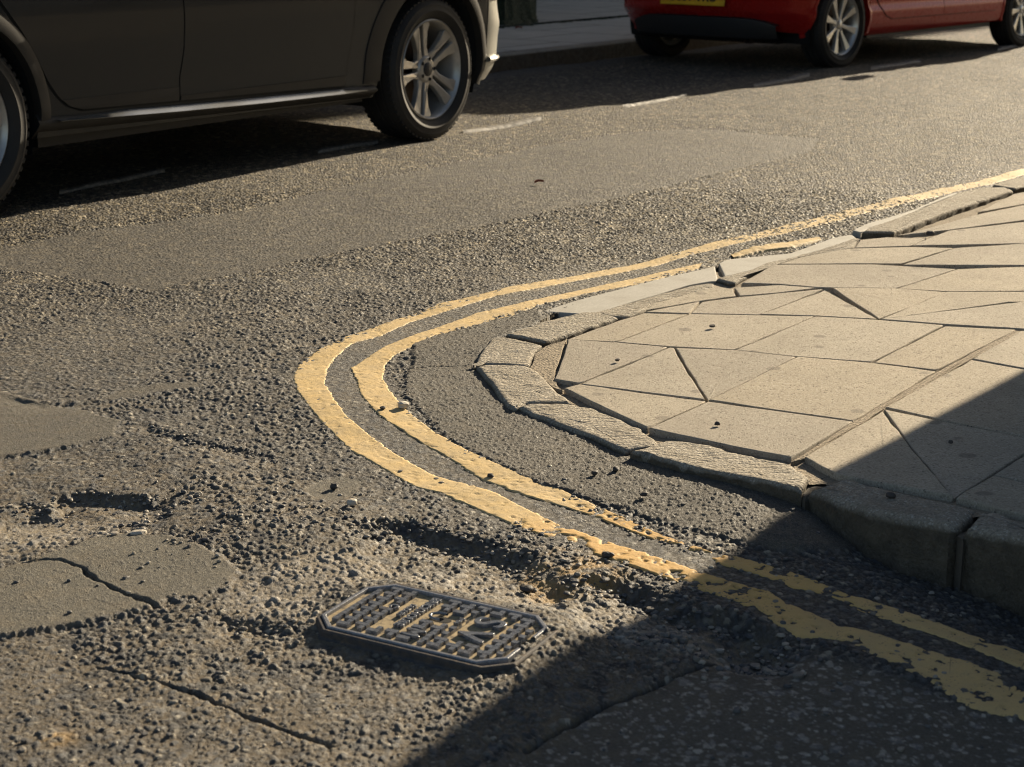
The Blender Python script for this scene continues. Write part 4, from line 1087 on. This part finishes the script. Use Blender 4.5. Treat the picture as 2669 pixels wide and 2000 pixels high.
for sg in (-1, 1):
    def shift(tab, d): return lambda z: interp(z, tab) + d
    panel('door_seam', grey, gs, shift(tabL, -.007), shift(tabM, .006), lambda x: zdoor(x) - .007, .93, .0015, M['seam'], sg=sg)
    panel('door_seam', grey, gs, shift(tabM, -.004), shift(tabR, .005), lambda x: zdoor(x) - .007, .93, .0018, M['seam'], sg=sg)
    for a, b, lab in ((tabL, tabM, 'rear door'), (tabM, tabR, 'front door')):
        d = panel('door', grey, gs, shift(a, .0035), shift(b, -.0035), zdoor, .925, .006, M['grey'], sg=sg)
        panel('door_cladding', grey, gs, lambda z, a=a: float(interp(z, a)) + .0055, lambda z, b=b: float(interp(z, b)) - .0055, lambda x: zdoor(x) + .002, .392 if a is tabL else .356, .0095, M['clad'], parent=d, sg=sg, nz=8)
        m = MB(); hx = -1.82 if a is tabL else -.90
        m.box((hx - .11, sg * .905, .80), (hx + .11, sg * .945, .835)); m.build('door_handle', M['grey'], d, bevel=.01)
    # sill and its bright strip
    m = MB(); G = []
    for x in np.linspace(-2.43, -.438, 70):
        s0, s1 = float(zsill(x)), float(zdoor(x)) - .007
        y = .895
        G.append([(x, sg * y * .86, s0 + .004), (x, sg * y * .925, s0), (x, sg * y * .965, s0 + (s1 - s0) * .38), (x, sg * y * .985, s0 + (s1 - s0) * .62), (x, sg * y * .975, s0 + (s1 - s0) * .80), (x, sg * y * .958, s1)])
    m.grid(G); sl = m.build('sill', M['clad'], grey, smooth=True)
    sb = [(-2.345, .320), (-2.036, .309), (-1.71, .298), (-1.197, .286), (-.70, .2795), (-.53, .280)]
    stp = [(-2.345, .324), (-1.973, .328), (-1.709, .319), (-1.196, .307), (-.698, .298), (-.53, .284)]
    G = []
    for x in np.linspace(-2.345, -.53, 70):
        a, b = float(interp(x, sb)), float(interp(x, stp))
        G.append([(x, sg * .878, a - .002), (x, sg * .897, a - .001), (x, sg * .899, a + .001), (x, sg * .874, b + .001), (x, sg * .86, b + .001)])
    m = MB(); m.grid(G); m.build('sill_strip', M['chrome'], sl, smooth=True, angle=30)
    arch_trim(grey, gs, 0.0, .3345, .413, .452, .525, rad(-14), rad(183), M['clad'], sg=sg)
    arch_trim(grey, gs, -2.80, .3345, .383, .432, .450, rad(-4), rad(190), M['clad'], sg=sg)
    # front bumper: seam lines, bright strip, lower lip, headlamp
    G = [[(x, sg * (float(gs(x, .352)) + o + .002), z) for z, o in ((.338, -.004), (.340, .016), (.352, .022), (.364, .016), (.366, -.004))] for x in np.linspace(.462, .868, 40)]
    m = MB(); m.grid(G); bs = m.build('bumper_strip', M['chrome'], grey, smooth=True, angle=40)
    G = [[(x, sg * (float(gs(x, z)) + .003), z) for z in np.r_[np.linspace(.246, .335, 6), np.linspace(.369, .66, 14)]] for x in np.r_[np.linspace(.452, .80, 26), np.linspace(.808, .868, 16)]]
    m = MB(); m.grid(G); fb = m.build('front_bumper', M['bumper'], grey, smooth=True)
    G = [[(x, sg * (float(gs(x, z)) + .0050), z) for z in (.636, .642)] for x in np.linspace(.46, .66, 12)]
    m = MB(); m.grid(G); m.build('bumper_seam', M['seam'], fb)
    m = MB(); G = [[(x, sg * (float(gs(x, z)) + .004), z) for z in np.linspace(.66, .77, 8)] for x in np.linspace(.50, .80, 20)]
    m.grid(G); m.build('headlamp', M['lampw'], grey, smooth=True)
    m = MB(); G = [[(x, sg * (float(gs(x, z)) + .004), z) for z in np.linspace(.70, .88, 8)] for x in np.linspace(-3.78, -3.55, 14)]
    m.grid(G); m.build('tail_lamp', M['lamp'], grey, smooth=True)
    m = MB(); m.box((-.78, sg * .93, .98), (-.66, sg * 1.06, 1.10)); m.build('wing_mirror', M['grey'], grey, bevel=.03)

# ---- the red hatchback
Rp = W(2200, 65, .301)[:2]; RYAW = rad(43.0)
rfw = np.array([math.sin(RYAW), math.cos(RYAW)]); rlf = np.array([-rfw[1], rfw[0]])
RWB = 2.70
RO = Rp + rlf * .84 + rfw * RWB
RED = dict(W=.855, wb=RWB, R=.301, fo=.80, ro=.60, paint='red', alloy='alloy2', Rr=.2175, tw=.19, spokes=8, phase=rad(95), wy=.985, ra=(.352, .352),
    prof=[(.18, .88), (.24, .945), (.30, .965), (.38, .972), (.42, .955), (.50, .962), (.62, .99), (.75, 1.0), (.90, .985), (1.0, .955)],
    nose=[(.15, -.10), (.3, 0), (.5, .0), (.75, -.05), (.95, -.2)], tail=[(.15, -.20), (.27, -.10), (.36, -.03), (.40, .0), (.50, .02), (.62, .01), (.75, -.04), (1.0, -.10)],
    rf=.42, rr=.30, pf=2.6, qf=2.0, pr=3.0, qr=2.3,
    belt=[(-3.4, .95), (-2.5, .94), (-1.0, .92), (-.3, .90), (.4, .80), (.85, .68)], low=[(-3.4, .285), (-3.15, .26), (-2.40, .205), (-.36, .225), (.5, .21), (.9, .22)],
    green=[(-3.20, .94, .95, .60), (-3.05, .94, 1.20, .58), (-2.7, .94, 1.42, .57), (-1.9, .93, 1.49, .58), (-1.2, .92, 1.48, .58), (-.85, .91, 1.38, .58), (-.02, .89, .90, .66)],
    roof=(1, 6), pillars=(2, 4, 5), under=.17)
red, rs, rzt, rzl = make_car('hatchback_car', 'red hatchback with a yellow rear number plate, parked facing away', RO, RYAW, RED)
dl = [(.316, -RWB + .66), (.33, -RWB + .585), (.37, -RWB + .53), (.45, -RWB + .455), (.6, -RWB + .38), (.9, -RWB + .30)]
dm = [(.30, -1.30), (.9, -1.33)]
dr = [(.31, -.50), (.34, -.46), (.5, -.44), (.9, -.44)]
for sg in (-1, 1):
    def shift(tab, d): return lambda z: interp(z, tab) + d
    panel('door_seam', red, rs, shift(dl, -.006), shift(dm, .004), lambda x: .311, .89, .0015, M['seam'], sg=sg)
    panel('door_seam', red, rs, shift(dm, -.004), shift(dr, .006), lambda x: .311, .89, .0018, M['seam'], sg=sg)
    for a, b in ((dl, dm), (dm, dr)):
        d = panel('door', red, rs, shift(a, .003), shift(b, -.003), lambda x: .316, .885, .005, M['red'], sg=sg)
        m = MB(); hx = -1.48 if a is dl else -.62
        m.box((hx - .1, sg * .86, .76), (hx + .1, sg * .895, .795)); m.build('door_handle', M['red'], d, bevel=.01)
    m = MB(); G = [[(x, sg * (float(rs(x, z)) + .004), z) for z in np.linspace(.66, .90, 8)] for x in np.linspace(-RWB - .56, -RWB - .36, 12)]
    m.grid(G); m.build('tail_lamp', M['lamp'], red, smooth=True)
    m = MB(); G = [[(x, sg * (float(rs(x, z)) + .006), z) for z in np.linspace(.345, .385, 5)] for x in np.linspace(-RWB - .585, -RWB - .40, 16)]
    m.grid(G); m.build('rear_reflector', M['lamp'], red, smooth=True)
    m = MB(); G = [[(x, sg * (float(rs(x, z)) + .004), z) for z in np.linspace(.60, .70, 8)] for x in np.linspace(.45, .74, 14)]
    m.grid(G); m.build('headlamp', M['lampw'], red, smooth=True)
    m = MB(); m.box((-.72, sg * .87, .92), (-.60, sg * .99, 1.04)); m.build('wing_mirror', M['red'], red, bevel=.03)
    arch_trim(red, rs, 0.0, .301, .350, .375, .375, rad(-12), rad(192), M['red'], sg=sg, off=.006)
    arch_trim(red, rs, -RWB, .301, .350, .375, .375, rad(-12), rad(192), M['red'], sg=sg, off=.006)
# black rear valance, plate and exhaust
xb = -RWB - .60
m = MB(); G = []
for yy in np.linspace(-.62, .62, 40):
    e = (abs(yy) / .80) ** 3
    G.append([(xb + .10 + .22 * e, yy, .19), (xb + .015 + .22 * e, yy, .215), (xb - .008 + .20 * e, yy, .29), (xb - .006 + .20 * e, yy, .352 - .05 * (abs(yy) / .62) ** 6), (xb + .05 + .2 * e, yy, .362 - .05 * (abs(yy) / .62) ** 6)])
m.grid(G); m.build('rear_valance', M['black'], red, smooth=True, angle=50)
m = MB(); m.prism([(-.28, -.0565), (.28, -.0565), (.28, .0565), (-.28, .0565)], 0, .005)
pl = m.build('number_plate', M['plate'], red, bevel=.002)
pl.matrix_local = Matrix.Translation((xb - .040, 0, .487)) @ Matrix.Rotation(rad(-90), 4, 'Z') @ Matrix.Rotation(rad(82), 4, 'X')
text_obj('OS61 YRU', .098, .001, Matrix.Translation((0, .002, .006)), M['ink'], pl, 'plate_lettering', sx=.96, offset=.0022)
m = MB(); G = [[(xb + .06 + dx, -.40 + .028 * math.cos(a), .205 + .028 * math.sin(a)) for a in np.linspace(0, 6.283, 20, endpoint=False)] for dx in (0, .18)]
m.grid(G, wrap=True); m.build('exhaust_pipe', M['disc'], red, smooth=True)

# ------------------------------------------------------------------ the far side of the street
def sheet(name, s0, s1, n0, n1, z0, z1, mat, ns=80, nn=8, amp=.004):
    G = [[tuple(SN(s, n, z0 + (z1 - z0) * (n - n0) / (n1 - n0) + amp * float(fbm(np.array([s]), np.array([n]), .8, 91)[0]))) for n in np.linspace(n0, n1, nn)] for s in np.linspace(s0, s1, ns)]
    m = MB(); m.grid(G); return struct(m.build(name, mat, None, smooth=True))
sheet('far_pavement', -12, 60, 7.15, 8.66, .118, .125, M['far'])
sheet('far_path', -12, 60, 8.66, 10.8, .140, .19, M['far'])
for k in range(20):
    s = 5.5 + k * .915
    q = np.array([SN(s, 7.0)[:2], SN(s + .912, 7.0)[:2], SN(s + .912, 7.15)[:2], SN(s, 7.15)[:2]])
    o = block('kerb_stone', q, lambda x, y: .120 + 0 * x, -.06, M['kerb'], None, gap=.002, edge=.014, rough=.001, jit=.001, step=.05, seed=500 + k)
    tag(o, 'shaded granite kerb stone in the row edging the far pavement', 'kerb stone', 'kerb stones of the far pavement')
# moss along the back of the pavement
m = MB(); rng = random.Random(7)
for k in range(900):
    s = rng.uniform(9, 18); n = 8.655 + abs(rng.gauss(0, .03)) * rng.choice((-1, 1)); p = SN(s, n, .124); r = rng.uniform(.008, .03); h = rng.uniform(.004, .02)
    V = [p + Vector((r * math.cos(a) * rng.uniform(.6, 1.2), r * math.sin(a) * rng.uniform(.6, 1.2), -.004)) for a in np.linspace(0, 6.283, 6, endpoint=False)] + [p + Vector((0, 0, h))]
    m.add(V, [(i, (i + 1) % 6, 6) for i in range(6)])
mo = m.build('ground_cover', M['moss'], None, smooth=True); mo['kind'] = 'stuff'
mo['label'] = 'moss growing along the back edge of the far pavement'
# gate pier, wall
def basis(s, n, z=0):
    R = Matrix.Identity(4); f = Vector((SV[0], SV[1], 0)); l = Vector((NV[0], NV[1], 0))
    R.col[0] = (*f, 0); R.col[1] = (*l, 0); R.col[3] = (*SN(s, n, z), 1); return R
def rough_block(name, a, b, mat, parent, cell=.035, amp=.008, seed=0):
    bm = bmesh.new(); bmesh.ops.create_cube(bm, size=1)
    a, b = np.array(a, float), np.array(b, float); d = b - a
    for v in bm.verts: v.co = Vector(a + d * (np.array(v.co) + .5))
    bmesh.ops.bevel(bm, geom=bm.edges[:], offset=min(.02, d.min() * .2), segments=2, affect='EDGES')
    bmesh.ops.subdivide_edges(bm, edges=[e for e in bm.edges if e.calc_length() > cell * 3], cuts=7, use_grid_fill=True)
    rng = random.Random(seed)
    for v in bm.verts: v.co += Vector((rng.uniform(-1, 1), rng.uniform(-1, 1), rng.uniform(-1, 1))) * amp
    me = bpy.data.meshes.new(name); bm.to_mesh(me); bm.free()
    return link(name, me, mat, parent)
t = empty('gate_pier'); t.matrix_world = basis(12.05, 8.68, .12)
tag(t, 'square mossy stone gate pier standing behind the far pavement', 'gate pier')
rough_block('shaft', (-.20, 0, 0), (.30, .42, 1.25), M['moss'], t); rough_block('plinth', (-.215, -.012, -.02), (.315, .435, .07), M['moss'], t, amp=.006, seed=2); rough_block('cap', (-.26, -.06, 1.25), (.36, .48, 1.37), M['moss'], t, seed=3)
t = empty('garden_wall'); t.matrix_world = basis(2.0, 8.74, .12)
tag(t, 'low brick garden wall running behind the grey car to the mossy pier', 'wall')
m = MB(); m.box((0, 0, -.05), (9.78, .24, .95)); m.build('brickwork', M['brick'], t); m = MB(); m.box((-.03, -.03, .95), (9.78, .27, 1.02)); m.build('coping', M['render'], t, bevel=.01)
def house(name, label, s0, s1, n0, n1, h, mat, facing=-1, bays=3, storeys=3, z=0.0):
    """a plain street house: walls with window and door openings let into the street front, pitched roof"""
    t = empty(name); t.matrix_world = basis(s0, n0, z); tag(t, label, 'house')
    L, D = s1 - s0, n1 - n0
    m = MB(); m.box((0, 0 if D > 0 else D, -.1), (L, D if D > 0 else 0, h)); m.build('walls', mat, t)
    sg = -1 if D > 0 else 1
    m = MB(); m.box((-.03, sg * .05 if sg > 0 else -.05, -.1), (L + .03, 0.0 + sg * .002, .55)) if False else None
    m.prism([(0, 0), (L, 0), (L, sg * .05), (0, sg * .05)], -.1, .5); m.build('plinth', M['render'], t)
    m = MB(); e = .35
    y0, y1 = min(0, D) - e, max(0, D) + e; ym = (y0 + y1) / 2
    m.add([(-.2, y0, h), (L + .2, y0, h), (L + .2, ym, h + 2.4), (-.2, ym, h + 2.4), (-.2, y1, h), (L + .2, y1, h)], [(0, 1, 2, 3), (3, 2, 5, 4), (0, 3, 4), (1, 5, 2), (0, 4, 5, 1)])
    m.build('roof', M['slate'], t)
    for f in range(storeys):
        for k in range(bays):
            cx = L * (k + .5) / bays; zb = .9 + f * 2.7
            if f == 0 and k % 3 == 1:
                m = MB(); m.prism([(cx - .5, 0), (cx + .5, 0), (cx + .5, sg * .06), (cx - .5, sg * .06)], .02, 2.15); m.build('door', M['wood'], t); continue
            fr = MB()
            for (a, b, c, d) in ((cx - .55, cx + .55, zb, zb + .07), (cx - .55, cx + .55, zb + 1.43, zb + 1.5), (cx - .55, cx - .48, zb + .07, zb + 1.43), (cx + .48, cx + .55, zb + .07, zb + 1.43), (cx - .48, cx + .48, zb + .72, zb + .77)):
                fr.prism([(a, 0), (b, 0), (b, sg * .05), (a, sg * .05)], c, d)
            w = fr.build('window', M['wood'], t)
            m = MB(); m.prism([(cx - .48, 0), (cx + .48, 0), (cx + .48, sg * .015), (cx - .48, sg * .015)], zb + .07, zb + 1.43); m.build('pane', M['glass'], w)
    return t
house('terraced_house', 'dark fronted house set back behind the forecourt beyond the pier', 3.0, 19.5, 10.45, 17.0, 8.0, M['brick'], bays=5, z=.18)
house('terraced_house', 'unseen tall brick house added up the street to shade the far pavement', 31.0, 58.0, 7.30, 16.5, 13.0, M['brick'], bays=8, storeys=4, z=.1)  # out-of-view block, added to keep the sun off the far pavement
CB = SN(0, 0)
_mid = np.array([.41, 2.62]); _c = _mid + 3.3 * np.array([math.sin(SUN_AZ), math.cos(SUN_AZ)])
_c = _c + .012 * np.array([-.824, .566]); cs, cn = float(_c @ SV), float(_c @ NV)
ch = house('corner_house', 'rendered house on the near street corner whose shadow falls over the kerb', cs, cs + 9, cn, cn - 8, 7.5, M['render'], bays=3, z=.02)
m = MB(); m.prism([(-.02, -.3), (9.0, -.3), (9.0, .085), (-.02, .085)], 1.26, 7.4); m.build('shadow_overhang', M['render'], ch)  # unseen overhang, its step shaped to kink the edge of the house shadow

# ------------------------------------------------------------------ loose stones, grit and leaves
def pebble_mesh(seed, r, flat=.62):
    bm = bmesh.new(); bmesh.ops.create_icosphere(bm, subdivisions=2, radius=r)
    rng = np.random.RandomState(seed); k = rng.uniform(.75, 1.15, 3); off = rng.uniform(0, 10, 3)
    for v in bm.verts:
        c = np.array(v.co) / r
        d = 1 + .28 * math.sin(c[0] * 2.3 + off[0]) * math.cos(c[1] * 2.1 + off[1]) + .12 * math.sin(5 * c[2] + off[2])
        q = np.clip(c * d, -.92, .92) * k * r; v.co = Vector((q[0], q[1], q[2] * flat))
    me = bpy.data.meshes.new('pebble'); bm.to_mesh(me); bm.free()
    for p in me.polygons: p.use_smooth = seed % 3 == 0
    return me
def ground(x, y):
    s = float(sdf(PAVE_OUT, np.array([x]), np.array([y]))[0])
    if s > .0: return float(zp(x, y)) + .004
    z = road(np.array([x]), np.array([y]))[0]
    return float(z[0])
PB = [ # pixel, radius, label
    ((997, 1063), .0085, 'M', 'dark pebble casting a shadow on the bend of the inner yellow line'),
    ((1279, 1240), .0075, 'M', 'dark pebble on the inner yellow line just before it starts to break up'),
    ((1870, 1105), .0075, 'M', 'dark pebble on the slab beside the longest kerb stone'),
    ((1609, 938), .0075, 'M', 'dark pebble on the slab whose edge meets the outermost kerb stones'),
    ((1856, 850), .0080, 'M', 'dark pebble on the long slab near the second row of joints'),
    ((1550, 1232), .0075, 'M', 'smaller dark pebble of a pair on the smooth asphalt below the longest kerb stone'),
    ((1606, 1223), .0080, 'M', 'bigger dark pebble of a pair on the smooth asphalt below the longest kerb stone'),
    ((1678, 1288), .0090, 'M', 'dark pebble lowest on the smooth asphalt, near its broken edge'),
    ((2322, 1291), .0090, 'M', 'dark pebble on the shaded top of the tall nicked kerb stone'),
    ((2478, 1152), .0050, 'M', 'dark crumb on the shaded slab beside the long diagonal crack'),
    ((1053, 1055), .0130, 'W', 'pale flat pebble lying between the inner yellow line and the smooth asphalt'),
    ((916, 1310), .0110, 'W', 'large pale pebble lying by the small smooth patch above the pothole'),
    ((872, 1268), .0090, 'M', 'dark pebble with a long shadow on the small smooth patch'),
    ((360, 1392), .0120, 'W', 'brown and white pebble at the end of the long narrow pothole'),
    ((1372, 1536), .0120, 'M', 'black stone on the sandy patch beside the valve cover'),
    ((1585, 1446), .0110, 'M', 'black oval stone on worn yellow paint near the shadow edge'),
    ((2425, 609), .0140, 'M', 'black stone on the far slabs beside the tilted third kerb stone'),
]
for k, ((u, v), r, mt, lab) in enumerate(PB):
    onp = sdf(PAVE_OUT, *[np.array([q]) for q in W(u, v, .03)[:2]])[0] > 0
    p = W(u, v, zp if onp else 0.0); z = ground(p[0], p[1]) + (0.0 if onp else .002)
    p = W(u, v, z + r * .4)
    me = pebble_mesh(700 + k, r); o = link('pebble', me, M['pebble' if mt == 'M' else 'pebblew'])
    o.location = (p[0], p[1], z + r * .42); o.rotation_euler = (0, 0, k * 1.3)
    tag(o, lab, 'pebble', 'loose pebbles lying on the road and slabs')
for (u, v, lab, hz) in ((1405, 480, 'curled red-brown leaf lying on the smooth strip in the road', 0), (1352, 78, 'dead red leaf on the far pavement in front of the mossy pier', .122)):
    p = W(u, v, hz); L = .045 if hz == 0 else .07
    G = [[(L * (t - .5), L * .28 * math.sin(math.pi * t) * s_, L * (.18 * s_ * s_ + .12 * math.sin(3 * t)) + .006) for s_ in (-1, -.5, 0, .5, 1)] for t in np.linspace(0.02, .98, 9)]
    m = MB(); m.grid(G); o = m.build('leaf', M['leaf'], None, smooth=True); o.location = (p[0], p[1], (road(p[:1], p[1:2])[0][0] if hz == 0 else hz) + .002); o.rotation_euler = (0, 0, .5)
    tag(o, lab, 'leaf')
# countless grit along the broken edges
def gravel():
    rng = np.random.RandomState(12); V, F, C = [], [], []
    base = []
    for k in range(8):
        me = pebble_mesh(900 + k, 1.0, .55); base.append((np.array([v.co for v in me.vertices]), [tuple(p.vertices) for p in me.polygons])); bpy.data.meshes.remove(me)
    zones = [(STEPS[0][0], .10, 520, .0075), (STEPS[1][0], .06, 260, .0075), (STEPS[2][0], .09, 420, .0085), (STEPS[3][0], .05, 260, .0070), (STEPS[4][0], .04, 160, .006),
             (P2([(1330,1370),(1500,1440),(1700,1500),(1850,1560)]), .06, 330, .006), (P2([(1600,1640),(1850,1690),(2050,1700)]), .09, 260, .0105), (P2([(1470,1290),(1560,1340),(1750,1420),(1850,1455)]), .03, 170, .006),
             (P2([(500,1440),(700,1330),(900,1340)]), .12, 300, .007), (P2([(1060,960),(1050,1010),(1090,1080),(1200,1170)]), .012, 130, .005), (P2([(1900,1460),(2200,1520),(2500,1600)]), .05, 160, .006),
             (P2([(300,1390),(420,1340),(520,1290)]), .04, 170, .009)]
    pts = []
    for line, spread, n, rr in zones:
        L = np.r_[0, np.cumsum(np.hypot(*np.diff(line, axis=0).T))]; n = int(n * .5)
        t = rng.uniform(0, L[-1], n)
        x = np.interp(t, L, line[:, 0]) + rng.normal(0, spread * .35, n); y = np.interp(t, L, line[:, 1]) - abs(rng.normal(0, spread * .5, n)) + spread * .15
        for a, b in zip(x, y): pts.append((a, b, rr * .72 * rng.uniform(.35, 1.15) ** 1.3))
    n = 320; u = rng.uniform(0, 2669, n); v = rng.uniform(1180, 1990, n)
    for a, b in zip(u, v):
        q = W(a, b); pts.append((q[0], q[1], rng.uniform(.002, .0055)))
    pts = np.array(pts)
    ok = (sdf(PAVE_OUT, pts[:, 0], pts[:, 1]) < -.01) & (np.hypot(pts[:, 0] - LID_C[0], pts[:, 1] - LID_C[1]) > .20)
    pts = pts[ok]; z = road(pts[:, 0], pts[:, 1])[0]
    o = 0
    for (x, y, r), zz in zip(pts, z):
        bv, bf = base[rng.randint(8)]; a = rng.uniform(0, 6.283); ca, sa = math.cos(a), math.sin(a)
        q = bv * r; q = np.stack([q[:, 0] * ca - q[:, 1] * sa, q[:, 0] * sa + q[:, 1] * ca, q[:, 2]], -1) + (x, y, zz + r * .25)
        V.append(q); F += [tuple(i + o for i in f) for f in bf]; o += len(bv); C.append(np.full(len(bv), rng.uniform()))
    me = mesh_np('loose_gravel', np.vstack(V), np.array(F), smooth=False)
    c = np.concatenate(C); at = me.color_attributes.new('c1', 'FLOAT_COLOR', 'POINT')
    at.data.foreach_set('color', np.stack([c * 0 + 1, c, c, c * 0 + 1], -1).astype(np.float32).ravel())
    g = link('loose_gravel', me, M['loose']); g['kind'] = 'stuff'
    g['label'] = 'loose grit and stones scattered along the broken edges of the road'
gravel()
